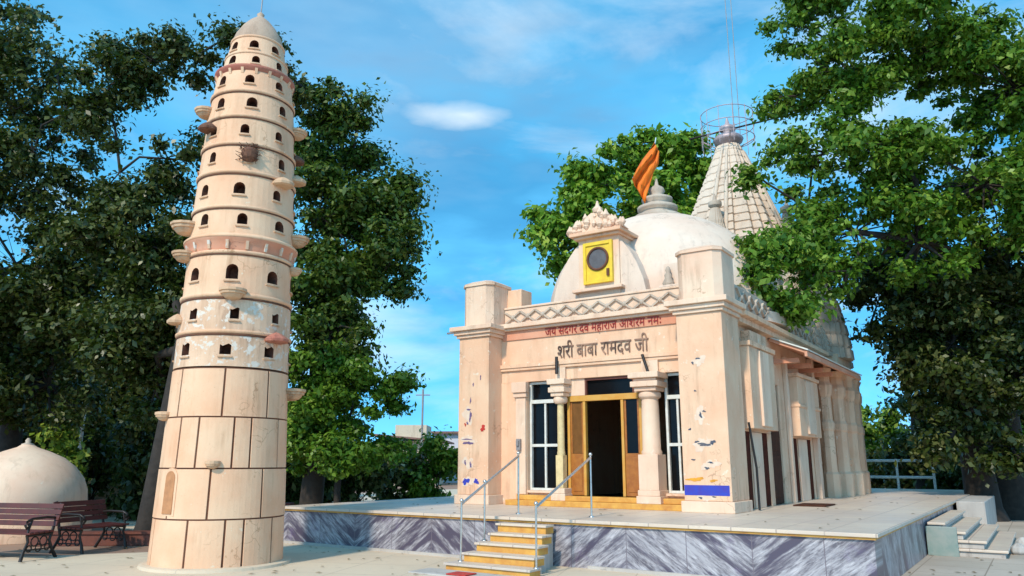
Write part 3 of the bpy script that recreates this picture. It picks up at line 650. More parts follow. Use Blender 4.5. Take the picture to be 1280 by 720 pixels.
# flag on the dome
fr = thing('saffron_flag', 'orange triangular flag flying above the temple dome', 'flag', T(-7.9, 17.9, 7.6), -AZ)
a = MB('T'); p0 = (-7.98, 17.85, 7.66); p1 = onv(820, 172, 18); a.tube([p0, p1], [.028, .018], 8); put('flag_pole', a, M['steel'], fr)
a = MB(); n = 9; rows = [((818, 178), (824, 190)), ((812, 188), (823, 205)), ((803, 200), (817, 215)), ((796, 212), (814, 226)), ((790, 224), (811, 236)), ((793, 232), (808, 246)), ((799, 240), (806, 255))]
vs_ = []
for i, (l, r) in enumerate(rows):
    for j in range(n):
        t_ = j/(n-1); p = at(l[0]+(r[0]-l[0])*t_, l[1]+(r[1]-l[1])*t_, 18.95+.22*math.sin(j*1.5+i*1.2)*(1-t_*.8)); vs_.append(p)
fs_ = [(i*n+j, i*n+j+1, (i+1)*n+j+1, (i+1)*n+j) for i in range(len(rows)-1) for j in range(n-1)]
a.add(vs_, fs_, 0, True); fo = put('flag_cloth', a, M['flag'], fr); so_ = fo.modifiers.new('thick', 'SOLIDIFY'); so_.thickness = .012

# scaffold cage on the spire
cr_ = thing('spire_cage', 'round pink pipe cage around the top of the spire', 'cage', T(CU+.1, CV, 11.7), -AZ)
a = MB('T'); cu, cv = CU+.1, CV; RC = .86
for zz in (12.12, 12.55, 13.0): a.tube([(cu+RC*math.cos(2*math.pi*i/28), cv+RC*math.sin(2*math.pi*i/28), zz) for i in range(29)], .014, 6)
put('hoop', a, M['pinkiron'], cr_)
for i in range(12):
    a = MB('T'); t_ = 2*math.pi*i/12; x, y = cu+RC*math.cos(t_), cv+RC*math.sin(t_); a.tube([(x, y, 11.75), (x, y, 13.05)], .011, 6); put('post', a, M['pinkiron'], cr_)
a = MB('T')
for i in range(4):
    t_ = 2*math.pi*i/4+.4; a.tube([(cu+.3*math.cos(t_), cv+.3*math.sin(t_), 11.8), (cu+RC*math.cos(t_), cv+RC*math.sin(t_), 12.12)], .02, 6)
put('strut', a, M['pinkiron'], cr_)
a = MB(); a.tube([at(862, 174, 23.6), at(1000, 140, 24.6)], .03, 6); tag(put('bamboo_pole', a, M['bark']), 'long dark pole lashed across the cage on the spire', 'pole')
for i, (b_, t_) in enumerate((((919, 178), (902, -60)), ((926, 178), (909, -60)))):
    a = MB(); b0 = at(*b_, 24.3+.1*i); t0 = at(*t_, 24.3+.1*i); a.tube([b0, (b0+t0)/2, t0], .012, 6)
    tag(put('mast_wire', a, M['iron']), ['thin mast wire rising left of its twin above the spire', 'thin mast wire rising right of its twin above the spire'][i], 'wire', 'wires above the spire')
a = MB('T'); a.tube([(-4.50, 14.95, PZ+.01), (-4.52, 15.0, 1.5), (-4.57, 14.86, 2.35)], .022, 8); tag(put('iron_rod', a, M['black']), 'dark rod leaning against the side of the right pillar', 'rod')
a = MB('T'); a.box(-4.4, -3.75, 16.9, 17.8, PZ+.002, PZ+.03); tag(put('door_mat', a, M['darkwood'], None, .01), 'dark doormat lying on the marble before the side door', 'doormat')

# side steps
root = thing('side_steps', 'worn grey stone steps at the far right side of the platform', 'steps', T(-1.2, 18, 0), -AZ)
for k in range(4):
    u1 = -.72-.3*k; z = .14*(k+1)
    s_ = MB('T'); s_.box(-1.86, u1, 16.0+.02*k, 20.4-.02*k, z-.14 if k == 0 else z-.139, z-.045); st = put('step', s_, M['concrete'], root, .012)
    t_ = MB('T'); t_.box(-1.858, u1+.05, 15.96+.02*k, 20.44-.02*k, z-.043, z); put('tread', t_, M['marblefloor'], st, .008)
a = MB('T'); a.box(-1.88, -1.4, 15.9, 15.97, .002, .5); put('painted_panel', a, M['teal'], root, .01)
rng = random.Random(4)
for i, (u, v) in enumerate(((-.55, 16.9), (-.5, 18.3), (-.3, 17.4))):
    a = MB('T'); r = .13+.05*rng.random(); a.lathe(u, v, [(r*.7, .008), (r, .05), (r*.85, .13), (r*.3, .2)], 7, 0, False, ph=rng.random()*3)
    tag(put('stone', a, M['concrete'], None, .02), ['loose stone on the ground nearest the side steps corner', 'loose stone farthest along the foot of the side steps', 'loose stone lying farthest out from the side steps'][i], 'stone', 'loose stones by the side steps')

# rear railing on the platform
root = thing('platform_railing', 'white pipe railing at the rear of the platform', 'railing', T(-4, 29.2, PZ), -AZ)
a = MB('T'); a.tube([(-5.2, 29.2, 1.66), (-3.0, 29.2, 1.66)], .045, 8); put('top_rail', a, M['whiterail'], root)
a = MB('T'); a.tube([(-5.2, 29.2, 1.12), (-3.0, 29.2, 1.12)], .045, 8); put('middle_rail', a, M['whiterail'], root)
for u in (-5.15, -4.1, -3.02):
    a = MB('T'); a.tube([(u, 29.2, PZ), (u, 29.2, 1.72)], .04, 8); put('post', a, M['whiterail'], root)
a = MB('T'); a.box(-10.6, -9.4, 28.6, 29.3, PZ+.002, PZ+.2); tag(put('stone_block', a, M['dome'], None, .02), 'pale low stone block at the rear left of the platform', 'stone block')

# ------------------------------------------------------------------ dovecote tower
TX, TY = -4.78, 13.1
TW = thing('dovecote_tower', 'tall round tapering peach dovecote tower with tiers of nest holes', 'tower', (TX, TY, 0))
TH0 = math.atan2(-TY, -TX)                                            # angle of the side that faces the camera
def cyl(ang, r, z): return (TX+r*math.cos(TH0+R(ang)), TY+r*math.sin(TH0+R(ang)), z)
a = MB(); a.lathe(TX, TY, [(1.005, .0), (1.0, .75), (.965, 1.51), (.94, 2.3), (.915, 3.08)], 72); sh = put('shaft', a, M['joint'], TW)
a = MB(); a.lathe(TX, TY, [(1.16, .004), (1.15, .045), (1.10, .055), (.98, .06)], 56, 0, False); put('foot_ring', a, M['paving'], TW)
rowsz = [(.0, .738, 1.03, 1.01), (.762, 1.498, 1.015, .99), (1.522, 2.288, .985, .958), (2.312, 3.06, .955, .93)]
joints = [[-27, 4.5, 20.5, 51, 84, 120, 165, 210, 250, 290], [-50, -11, 36, 75, 115, 155, 200, 245, 280], [-46, -26, 6, 22, 55, 95, 140, 185, 230, 272], [-53, -6, 38, 83, 128, 173, 218, 263]]
a = MB(); gap = .9
for (z0, z1, r0, r1), js in zip(rowsz, joints):
    js = sorted(js)
    for i, j0 in enumerate(js):
        j1 = js[(i+1) % len(js)]+(360 if i == len(js)-1 else 0)
        m_ = max(2, int((j1-j0)/5)); rings = []
        angs = [j0+gap+(j1-j0-2*gap)*k/m_ for k in range(m_+1)]
        ri = .9
        loop = []
        for zz, rr in ((z0, r0), (z1, r1)):
            rings.append([cyl(an, rr, zz) for an in angs]+[cyl(an, rr-.05, zz) for an in angs[::-1]])
        a.loft(rings, 0, True, False)
put('plaster_panel', a, M['tower'], sh, .006)
# arched panel low on the left, raised; darker orange paints in recess shade
def arch_poly(w, h, n=8):
    q = [(-w/2, 0), (w/2, 0)]
    hs = h-w/2
    for i in range(n+1):
        t_ = math.pi*i/n; q.append((w/2*math.cos(t_), hs+w/2*math.sin(t_)))
    return q
def arch_on(mb, ang, r, z, w, h, d0, d1, rlean=0):
    q = arch_poly(w, h)
    def ring(d): return [cyl(ang+math.degrees(x/r), r+d-rlean*y, z+y) for x, y in q]
    mb.loft([ring(d0), ring(d1)])
a = MB(); arch_on(a, -50, 1.0, .80, .30, .72, -.03, .022, .03); ar = put('arched_frame', a, M['tower'], sh, .01)
a = MB(); arch_on(a, -50, 1.0, .83, .21, .64, -.02, .028, .03); put('arched_recess_shade', a, M['recess_shade'], ar, .004)
tiers = [(3.10, 3.62, .925, .915, .17, .18, 'tower_dirty'), (3.67, 4.23, .92, .895, .15, .17, 'tower_dirty'), (4.30, 4.96, .885, .87, .20, .23, 'tower'), (5.33, 5.77, .87, .845, .18, .20, 'tower'),
         (5.82, 6.40, .85, .82, .17, .19, 'tower'), (6.46, 6.93, .82, .79, .15, .17, 'tower'), (6.98, 7.46, .79, .755, .15, .17, 'tower'), (7.51, 7.96, .76, .715, .16, .18, 'tower'),
         (8.01, 8.40, .715, .66, .16, .17, 'tower'), (8.52, 8.80, .60, .55, .15, .15, 'tower'), (8.83, 9.17, .54, .47, .15, .16, 'tower')]
for k, (z0, z1, r0, r1, nw, nh, mt) in enumerate(tiers):
    a = MB(); angs0 = [-50+45*i+(3 if k % 2 else -3) for i in range(8)]
    zs_ = z0+(z1-z0)*(.36 if k not in (9, 10) else .3)
    rad = lambda z: r0+(r1-r0)*(z-z0)/(z1-z0)
    rk = random.Random(500+k); sz = {an: (nw*rk.uniform(.86, 1.16), nh*rk.uniform(.9, 1.15)) for an in angs0}; sq = k < 2
    nxt = {an: angs0[(i+1) % 8]+(360 if i == 7 else 0) for i, an in enumerate(angs0)}
    for an in angs0:
        nw, nh = sz[an]
        hw_ = math.degrees(nw/2/rad(zs_)); cols = [an-hw_*math.cos(math.pi*i/6) for i in range(7)]
        def top(an_):
            x = (an_-an)/hw_*nw/2
            if sq: return zs_+nh*.9+.02*math.sin(x*40)
            return zs_+(nh-nw/2)+math.sqrt(max(0, (nw/2)**2-x*x))
        for c0, c1 in zip(cols, cols[1:]):
            a.add([cyl(c0, r0, z0), cyl(c1, r0, z0), cyl(c1, rad(zs_), zs_), cyl(c0, rad(zs_), zs_)], [(0, 1, 2, 3)], 0, False)
            t0, t1 = top(c0), top(c1)
            a.add([cyl(c0, rad(t0), t0), cyl(c1, rad(t1), t1), cyl(c1, r1, z1), cyl(c0, r1, z1)], [(0, 1, 2, 3)], 0, False)
        # plain wall to the next niche
        nn = sz[angs0[(angs0.index(an)+1) % 8]][0]; b0, b1 = cols[-1], an+45-math.degrees(nn/2/rad(zs_))
        for i in range(5):
            c0, c1 = b0+(b1-b0)*i/5, b0+(b1-b0)*(i+1)/5
            a.add([cyl(c0, r0, z0), cyl(c1, r0, z0), cyl(c1, r1, z1), cyl(c0, r1, z1)], [(0, 1, 2, 3)], 0, False)
    a.lathe(TX, TY, [(r1, z1), (r1*.4, z1+.001)], 48, cap=False); a.lathe(TX, TY, [(r0*.4, z0-.001), (r0, z0)], 48, cap=False)
    ti = put('tier', a, M[mt], TW)
    for an in angs0:
        nw, nh = sz[an]; hw_ = math.degrees(nw/2/rad(zs_)); b = MB()
        q = arch_poly(nw+.004, nh+.002, 6) if not sq else [(-nw/2-.002, 0), (nw/2+.002, 0), (nw/2+.002, nh*.92+.02), (-nw/2-.002, nh*.92+.02)]
        def pt(x, y, d): return cyl(an+math.degrees(x/rad(zs_)), rad(zs_+y)-d, zs_+y)
        n = len(q); ring0 = [pt(x, y, .001) for x, y in q]; ring1 = [pt(x*.9, y*.97, .24) for x, y in q]
        b.add(ring0+ring1, [(i, n+i, n+(i+1) % n, (i+1) % n) for i in range(n)]+[tuple(range(n, 2*n))[::1]], 0)
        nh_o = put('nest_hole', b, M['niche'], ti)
        b = MB(); sw_ = hw_*1.25
        b.loft([[cyl(an-sw_, rad(zs_)-.02, zs_-.045+dz), cyl(an-sw_, rad(zs_)+.03, zs_-.045+dz), cyl(an, rad(zs_)+.036, zs_-.045+dz), cyl(an+sw_, rad(zs_)+.03, zs_-.045+dz), cyl(an+sw_, rad(zs_)-.02, zs_-.045+dz)] for dz in (0, .02)])
        put('perch', b, M['balc'], nh_o)
for (z, r, h, e) in ((3.66, .925, .05, .045), (4.265, .905, .06, .05), (5.0, .88, .05, .04), (5.795, .86, .045, .035), (6.43, .835, .05, .04), (6.955, .805, .045, .035), (7.485, .77, .045, .035), (7.985, .73, .045, .035), (8.815, .555, .03, .03), (9.185, .475, .035, .035)):
    a = MB(); a.lathe(TX, TY, [(r-.06, z-h/2-.01), (r+e*.15, z-h/2), (r+e*.4, z), (r+e*.4, z+h/2), (r-.06, z+h/2+.03)], 64)
    put('ring_moulding', a, M['tower'], TW)
for (z, r, h) in ((3.625, .925, .03), (4.225, .908, .03), (4.965, .884, .02), (5.765, .862, .02), (6.395, .836, .025), (6.925, .806, .02), (7.455, .771, .02), (7.955, .731, .02)): a = MB(); a.lathe(TX, TY, [(r-.05, z-h), (r, z-h), (r, z), (r-.05, z)], 64); put('shadow_band', a, M['joint'], TW)  # bands in joint brown paint a shadow line under each moulding
a = MB(); a.lathe(TX, TY, [(.86, 5.02), (.885, 5.08), (.885, 5.15), (.93, 5.20), (.945, 5.24)], 64)
ml = put('main_ledge', a, M['pink'], TW)
a = MB(); a.lathe(TX, TY, [(.90, 5.235), (.95, 5.242), (.955, 5.275), (.93, 5.30), (.86, 5.335)], 64); put('ledge_top', a, M['tower'], ml)
for i in range(18):
    t_ = 20*i+5; a = MB(); a.loft([[cyl(t_-1.5, .87, 5.05+dz), cyl(t_-1.5, .90+dz*.25, 5.05+dz), cyl(t_+1.5, .90+dz*.25, 5.05+dz), cyl(t_+1.5, .87, 5.05+dz)] for dz in (0, .14)])
    put('corbel', a, M['tower_dirty'], ml)
a = MB(); a.lathe(TX, TY, [(.64, 8.38), (.67, 8.42), (.71, 8.46), (.71, 8.50), (.58, 8.54)], 64)
ul = put('upper_ledge', a, M['redledge'], TW)
for i in range(18):
    t_ = 20*i; a = MB(); a.loft([[cyl(t_-2.0, .63, 8.34+dz), cyl(t_-2.0, .675+dz*.3, 8.34+dz), cyl(t_+2.0, .675+dz*.3, 8.34+dz), cyl(t_+2.0, .63, 8.34+dz)] for dz in (0, .1)])
    put('corbel', a, M['tower'], ul)
a = MB(); a.lathe(TX, TY, [(.46, 9.19), (.46, 9.24), (.41, 9.40), (.31, 9.58), (.19, 9.73), (.09, 9.82), (.05, 9.86), (.07, 9.9), (.02, 9.95)], 32); cp_ = put('cap_dome', a, plaster('cap_plaster', (.54, .38, .27), (.44, .29, .20), (.16, .09, .06), .9), TW)
a = MB(); a.tube([(TX, TY, 9.9), (TX+.03, TY, 11.2)], .012, 6); put('lightning_rod', a, M['iron'], TW)
def bowl(ang, r, z, s, mat='balc', hood=False):
    a = MB(); x, y, _ = cyl(ang, r+s*.25, z)
    if hood: a.lathe(x, y, [(s*.8, z-.07), (s*1.05, z-.05), (s*1.08, z-.01), (s*.85, z+.03), (s*.45, z+.08), (s*.1, z+.11)], 9, 0, False)
    else: a.lathe(x, y, [(s*.25, z-s*.62), (s*.62, z-s*.5), (s*.82, z-s*.3), (s*.84, z-s*.2), (s*.98, z-s*.18), (s*1.02, z-s*.05), (s*1.0, z+.0), (s*1.12, z+.01), (s*1.12, z+.05), (s*.9, z+.06), (s*.88, z+.03), (.02, z+.02)], 12, 0, False)
    put('hood' if hood else 'balcony', a, M[mat], TW)
for (an, z, r, s) in ((-82, 5.55, .86, .30), (-76, 5.02, .87, .24), (84, 5.50, .86, .26), (-84, 7.72, .745, .22), (84, 7.55, .75, .22), (-5, 4.30, .89, .24), (-78, 2.34, .95, .17), (-10, 1.57, .97, .13), (86, 2.78, .935, .28), (78, 4.9, .88, .16)):
    bowl(an, r, z, s*.82)
for (an, z, r, s, mt) in ((42, 6.36, .83, .19, 'balc'), (-60, 7.30, .78, .16, 'rust'), (82, 6.62, .81, .17, 'balc'), (42, 3.60, .92, .20, 'redledge'), (88, 7.05, .78, .15, 'rust'), (-76, 3.9, .91, .15, 'balc')):
    bowl(an, r, z, s, mt, True)
a = MB(); rr = random.Random(3)
for i in range(90):
    t_ = rr.uniform(-11, 11); z = 6.72+rr.uniform(-.1, .2); p = Vector(cyl(t_, .80+rr.uniform(0, .09), z)); d = Vector((rr.uniform(-1, 1), rr.uniform(-1, 1), rr.uniform(-.6, .6)))*.09
    a.tube([p-d, p+d], .006, 4)
a.lathe(*cyl(0, .82, 0)[:2], [(.05, 6.6), (.12, 6.68), (.14, 6.8), (.08, 6.86), (.02, 6.88)], 12, 0, False)
tag(put('twig_nest', a, M['rust']), 'shaggy brown twig nest clinging to the front of the tower', 'nest')
a = MB(); a.box(-6.2, -5.86, 21.0, 21.3, .014, .5); a.box(-6.23, -5.83, 20.97, 21.33, .502, .56); tag(put('red_post', a, M['maroon'], None, .012), 'short red post standing between tower and platform', 'post')

# ------------------------------------------------------------------ left: domed shrine, benches, low wall
root = thing('domed_shrine', 'low whitewashed dome shrine behind the benches', 'shrine', (-10.75, 17.4, 0))
SX = -10.75
a = MB(); a.lathe(SX, 17.4, [(1.25, .45), (1.30, .75), (1.28, 1.0), (1.19, 1.25), (1.0, 1.5), (.75, 1.70), (.45, 1.84), (.2, 1.93), (.1, 2.0)], 48); put('dome', a, M['peach2'], root)
a = MB(); a.lathe(SX, 17.4, [(.11, 1.96), (.13, 2.0), (.05, 2.03), (.06, 2.08), (.02, 2.13)], 16); put('finial', a, M['stone'], root)
a = MB(); a.lathe(SX, 17.4, [(1.45, 0), (1.45, .42), (1.38, .455)], 48); put('drum', a, M['peach'], root)
a = MB(); a.lathe(-10.95, 16.1, [(.34, .3), (.36, .9), (.33, 1.08), (.22, 1.24), (.08, 1.33), (.02, 1.38)], 24); put('small_dome', a, M['peach2'], root)

def bench(loc, rz, label, length=1.9):
    r_ = thing('park_bench', label, 'bench', (0, 0, 0), 0, 'maroon benches in front of the shrine')
    Lh = length/2
    a = MB()
    for i in range(5): a.box(-Lh, Lh, -.30+i*.105, -.215+i*.105, .42+.004*i, .45+.004*i)
    put('seat', a, M['maroon'], r_, .006)
    a = MB()
    for i in range(4):
        z = .52+i*.095; y = .25+i*.03; a.slab([(-Lh, y, z), (Lh, y, z), (Lh, y+.024, z+.08), (-Lh, y+.024, z+.08)], .024)
    put('backrest', a, M['maroon'], r_, .005)
    for sx in (-1, 1):
        x = sx*(Lh-.08)
        a = MB()
        a.tube([(x, -.34, .0), (x, -.30, .16), (x, -.24, .30), (x, -.27, .41)], [.03, .024, .022, .026], 8)
        a.tube([(x, .38, .0), (x, .27, .16), (x, .2, .3), (x, .24, .43), (x, .30, .65), (x, .37, .9)], [.03, .026, .024, .026, .024, .022], 8)
        a.tube([(x, -.27, .40), (x, .24, .41)], .022, 8)
        def ring(cy_, cz_, rr_): a.tube([(x, cy_+rr_*math.cos(q*math.pi/7), cz_+rr_*math.sin(q*math.pi/7)) for q in range(15)], .012, 6)
        for (cy_, cz_, rr_) in ((-.1, .30, .075), (.08, .30, .075), (-.01, .19, .06), (-.2, .19, .05), (.17, .19, .05)): ring(cy_, cz_, rr_)
        a.tube([(x, -.26, .17), (x, .24, .17)], .012, 6)
        put('leg', a, M['black'], r_)
        a = MB(); a.tube([(x, .30, .66), (x, .1, .68), (x, -.2, .67), (x, -.30, .63), (x, -.33, .57), (x, -.29, .52), (x, -.25, .55), (x, -.27, .6)], .022, 8); a.tube([(x, -.27, .41), (x, -.25, .5), (x, -.2, .66)], .018, 8)
        put('armrest', a, M['black'], r_)
    r_.location = loc; r_.rotation_euler = (0, 0, rz); return r_
bench((-8.85, 13.85, .004), R(-14), 'long maroon bench at the far left, nearest the dome shrine')
bench((-7.85, 15.0, .004), R(74), 'maroon bench seen end-on between the dome shrine and the dark trunk', 1.2)
a = MB(); a.prism([(-9.5, 15.75), (-5.8, 15.95), (-5.8, 16.15), (-9.5, 15.95)], .004, .22); a.prism([(-9.52, 15.72), (-5.78, 15.92), (-5.78, 16.18), (-9.52, 15.98)], .222, .27)
tag(put('low_kerb_wall', a, M['doorred'], None, .01), 'low red kerb wall running from the shrine to the dark trunk', 'wall')
a = MB(); a.prism([(-24, 24.0), (-6.2, 25.2), (-6.2, 25.5), (-24, 24.3)], 0, .85); a.prism([(-24, 23.95), (-6.15, 25.15), (-6.15, 25.55), (-24, 24.35)], .852, .93)
tag(put('garden_wall', a, M['farwall'], None, .01), 'pale garden wall in the shade behind the shrine', 'wall')
a = MB(); p = at(96, 590, 22); a.tube([(p.x, p.y, 0), (p.x, p.y, 3.0)], .05, 8); a.lathe(p.x, p.y, [(.06, 3.0), (.12, 3.04), (.14, 3.2), (.05, 3.28)], 12)
tag(put('lamp_post', a, M['whiterail']), 'slim grey lamp post standing behind the dome shrine', 'lamp post')
for i, (x, y, s) in enumerate(((-8.55, 19.5, .42), (-8.05, 19.9, .36), (-7.4, 20.3, .4))):
    a = MB(); a.lathe(x, y, [(s*.55, .002), (s*.7, s*.5), (s*.82, s*.95), (s*.9, s*1.0), (s*.9, s*1.08), (s*.7, s*1.08), (s*.68, s*.95), (.02, s*.93)], 18); po = put('flower_pot', a, M['doorred'])
    tag(po, ['terracotta pot nearest the dome shrine', 'terracotta pot between its two neighbours behind the benches', 'terracotta pot nearest the dark trunk'][i], 'flower pot', 'pots behind the benches')

# ------------------------------------------------------------------ vegetation
def leaves_mesh(centers, radii, counts, leaf, flat=.75, up=.55, seed=0):
    rg = np.random.default_rng(seed); n = int(sum(counts))
    idx = np.repeat(np.arange(len(counts)), counts)
    d = rg.normal(size=(n, 3)); d /= np.linalg.norm(d, axis=1)[:, None]
    r = np.minimum(np.abs(rg.normal(size=n))*.60+.12, 1.55)
    pos = np.asarray(centers)[idx]+d*(r*np.asarray(radii)[idx])[:, None]*np.array([1, 1, flat])
    nor = d*.7+rg.normal(size=(n, 3))*.55; nor[:, 2] += up; nor /= np.linalg.norm(nor, axis=1)[:, None]
    ax = np.cross(nor, rg.normal(size=(n, 3))); ax /= np.linalg.norm(ax, axis=1)[:, None]+1e-9
    ax[:, 2] -= .25; bx = np.cross(nor, ax); bx /= np.linalg.norm(bx, axis=1)[:, None]+1e-9
    Ln = leaf*(.45+1.1*rg.random(n))[:, None]; Wd = Ln*.30
    v = np.empty((n, 4, 3)); v[:, 0] = pos-ax*Ln*.5; v[:, 1] = pos+bx*Wd+nor*Wd*.35; v[:, 2] = pos+ax*Ln*.5; v[:, 3] = pos-bx*Wd+nor*Wd*.35
    return v.reshape(-1, 3), n
def quick_mesh(name, v, nq, mat, parent, loc):
    me = bpy.data.meshes.new(name); me.vertices.add(nq*4); me.loops.add(nq*4); me.polygons.add(nq)
    me.vertices.foreach_set('co', (v-np.array(loc)).astype(np.float32).ravel()); me.loops.foreach_set('vertex_index', np.arange(nq*4, dtype=np.int32))
    me.polygons.foreach_set('loop_start', np.arange(0, nq*4, 4, dtype=np.int32)); me.polygons.foreach_set('loop_total', np.full(nq, 4, dtype=np.int32))
    me.materials.append(mat); me.update(); me.validate()
    o = bpy.data.objects.new(name, me); COL.objects.link(o)
    if parent: o.parent = parent
    else: o.location = loc
    return o
def tree(name, label, group, base, trunk_r, fork, blobs, n_leaves, leaf, mat, seed, clump=.75, dens_sub=1.0, cat='tree', lean=(0, 0)):
    """base (x,y); fork height; blobs = [(center, (rx,ry,rz), weight)]"""
    rg = np.random.default_rng(seed); bx, by = base
    root = thing(name, label, cat, (bx, by, 0), 0, group)
    cs, rs, ws = [], [], []; tubes = MB()
    fk = np.array([bx+lean[0], by+lean[1], fork])
    mid = (np.array([bx, by, 0])+fk)/2+np.array([rg.normal()*.08, rg.normal()*.08, 0])
    tubes.tube([(bx, by, -.1), (bx+(mid[0]-bx)*.2, by+(mid[1]-by)*.2, fork*.1), tuple(mid), tuple(fk)], [trunk_r*1.5, trunk_r*1.1, trunk_r*.95, trunk_r*.8], 12)
    nodes = [(fk-np.array([0, 0, .2]), 0.0, trunk_r*.72)]
    for (c, rad, wgt) in sorted(blobs, key=lambda b_: np.linalg.norm(np.array(b_[0])-fk)):
        c = np.array(c); rad = np.array(rad)
        pi_ = min(nodes, key=lambda q: np.linalg.norm(q[0]-c)*(1.0 if c[2] > q[0][2]-1 else 1.15)+.3*q[1])
        p0_, pl_, pr0 = pi_; dl_ = np.linalg.norm(p0_-c)
        m = (p0_+c)/2+np.array([0, 0, .10*dl_])+rg.normal(size=3)*.12*min(dl_, 2)
        lr = max(.035, pr0*.72); nodes.append((c, pl_+dl_, lr*.62))
        tubes.tube([tuple(p0_), tuple(m), tuple(c)], [lr, lr*.82, lr*.6], 7)
        ns_ = max(5, int(dens_sub*np.prod(rad)**(2/3)*4.2/clump**1.6))
        for i in range(ns_):
            d = rg.normal(size=3); d /= np.linalg.norm(d); rr = rg.random()**.38*(1+.22*rg.normal()*(rg.random() < .5))
            p = c+d*rad*rr; k = clump*(.4+.9*rg.random()**1.3)
            cs.append(p); rs.append(k); ws.append(k*k*wgt*(.5+rg.random()))
            if rg.random() < .8:
                q = c+(p-c)*.5+rg.normal(size=3)*.15
                tubes.tube([tuple(c), tuple(q), tuple(p)], [lr*.26, lr*.16, .012], 5)
    ws = np.array(ws); counts = np.maximum(3, (ws/ws.sum()*n_leaves).astype(int))
    v, n = leaves_mesh(cs, rs, counts, leaf, flat=.6, seed=seed+100)
    quick_mesh('crown', v, n, M[mat], root, (bx, by, 0))
    put('trunk', tubes, M['bark'], root)
    return root
def B(px, py, dep, r, w=1.0, fy=1.0, fz=.8):                         # a limb's leaf mass: where it hangs and how big it is
    return (tuple(at(px, py, dep)), (r, r*fy, r*fz), w)
LT = 'big trees behind the dovecote tower'
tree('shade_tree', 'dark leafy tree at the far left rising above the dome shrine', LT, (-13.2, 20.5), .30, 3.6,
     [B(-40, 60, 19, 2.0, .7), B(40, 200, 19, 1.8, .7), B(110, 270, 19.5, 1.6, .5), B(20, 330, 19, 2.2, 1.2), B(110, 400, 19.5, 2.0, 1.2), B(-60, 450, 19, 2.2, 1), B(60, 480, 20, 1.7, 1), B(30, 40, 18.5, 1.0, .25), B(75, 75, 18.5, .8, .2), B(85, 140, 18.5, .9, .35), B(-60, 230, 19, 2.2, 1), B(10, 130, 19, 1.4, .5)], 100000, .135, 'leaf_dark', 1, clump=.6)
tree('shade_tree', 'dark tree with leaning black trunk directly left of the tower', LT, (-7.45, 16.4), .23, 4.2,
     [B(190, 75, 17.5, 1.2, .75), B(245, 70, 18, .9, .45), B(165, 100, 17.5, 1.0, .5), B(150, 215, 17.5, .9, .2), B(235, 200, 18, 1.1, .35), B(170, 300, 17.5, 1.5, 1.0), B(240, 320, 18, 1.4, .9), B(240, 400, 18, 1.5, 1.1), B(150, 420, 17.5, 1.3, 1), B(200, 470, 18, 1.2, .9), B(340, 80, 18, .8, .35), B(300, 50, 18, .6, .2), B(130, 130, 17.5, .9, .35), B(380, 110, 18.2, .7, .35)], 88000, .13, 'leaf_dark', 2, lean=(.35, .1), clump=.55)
tree('shade_tree', 'tall dark green tree behind the right side of the tower', LT, (-4.9, 19.3), .26, 4.4,
     [B(400, 150, 19, 1.1, .7), B(440, 200, 19.5, 1.2, .9), B(400, 270, 19, 1.6, 1.1), B(470, 280, 19.5, 1.05, .9), B(440, 350, 19, 1.4, 1.1), B(380, 380, 19, 1.2, 1.1), B(490, 240, 19.5, .65, .5), B(500, 300, 19.5, .6, .5), B(480, 340, 19.5, .8, .8), B(420, 410, 19, 1.2, 1), B(410, 115, 19, .6, .4), B(450, 140, 19, .55, .35)], 84000, .135, 'leaf_green2', 3, clump=.55)
tree('small_tree', 'bright green young tree at the platform corner right of the tower', None, (-4.0, 18.4), .08, 1.9,
     [B(395, 500, 18.4, .95, 1), B(445, 485, 18.6, 1.0, 1), B(487, 492, 18.8, .6, .8), B(372, 555, 18.3, .85, .9), B(430, 560, 18.6, .95, 1), B(480, 555, 18.8, .65, .8), B(415, 450, 18.5, .65, .8), B(503, 475, 18.8, .3, .3), B(375, 465, 18.3, .6, .6)], 46000, .12, 'leaf_green', 4, clump=.4)
tree('temple_tree', 'bright green tree rising behind the temple dome and flag', None, (5.4, 31.0), .32, 7.0,
     [B(745, 235, 30, 1.5, .9), B(790, 205, 30, 1.4, 1), B(850, 200, 30, 1.3, .9), B(705, 285, 30, 1.0, .8), B(700, 320, 30, .9, .5), B(760, 290, 30, 1.7, 1), B(820, 260, 30, 1.6, 1), B(885, 220, 30, 1.2, .9), B(715, 235, 30, .6, .35), B(680, 265, 30, .55, .35), B(675, 290, 30, .4, .25), B(860, 290, 30, 1.6, 1), B(900, 260, 30, 1.5, 1), B(720, 210, 30, .4, .2), B(815, 178, 30, .5, .3)], 46000, .24, 'leaf_bright', 5, clump=.6)
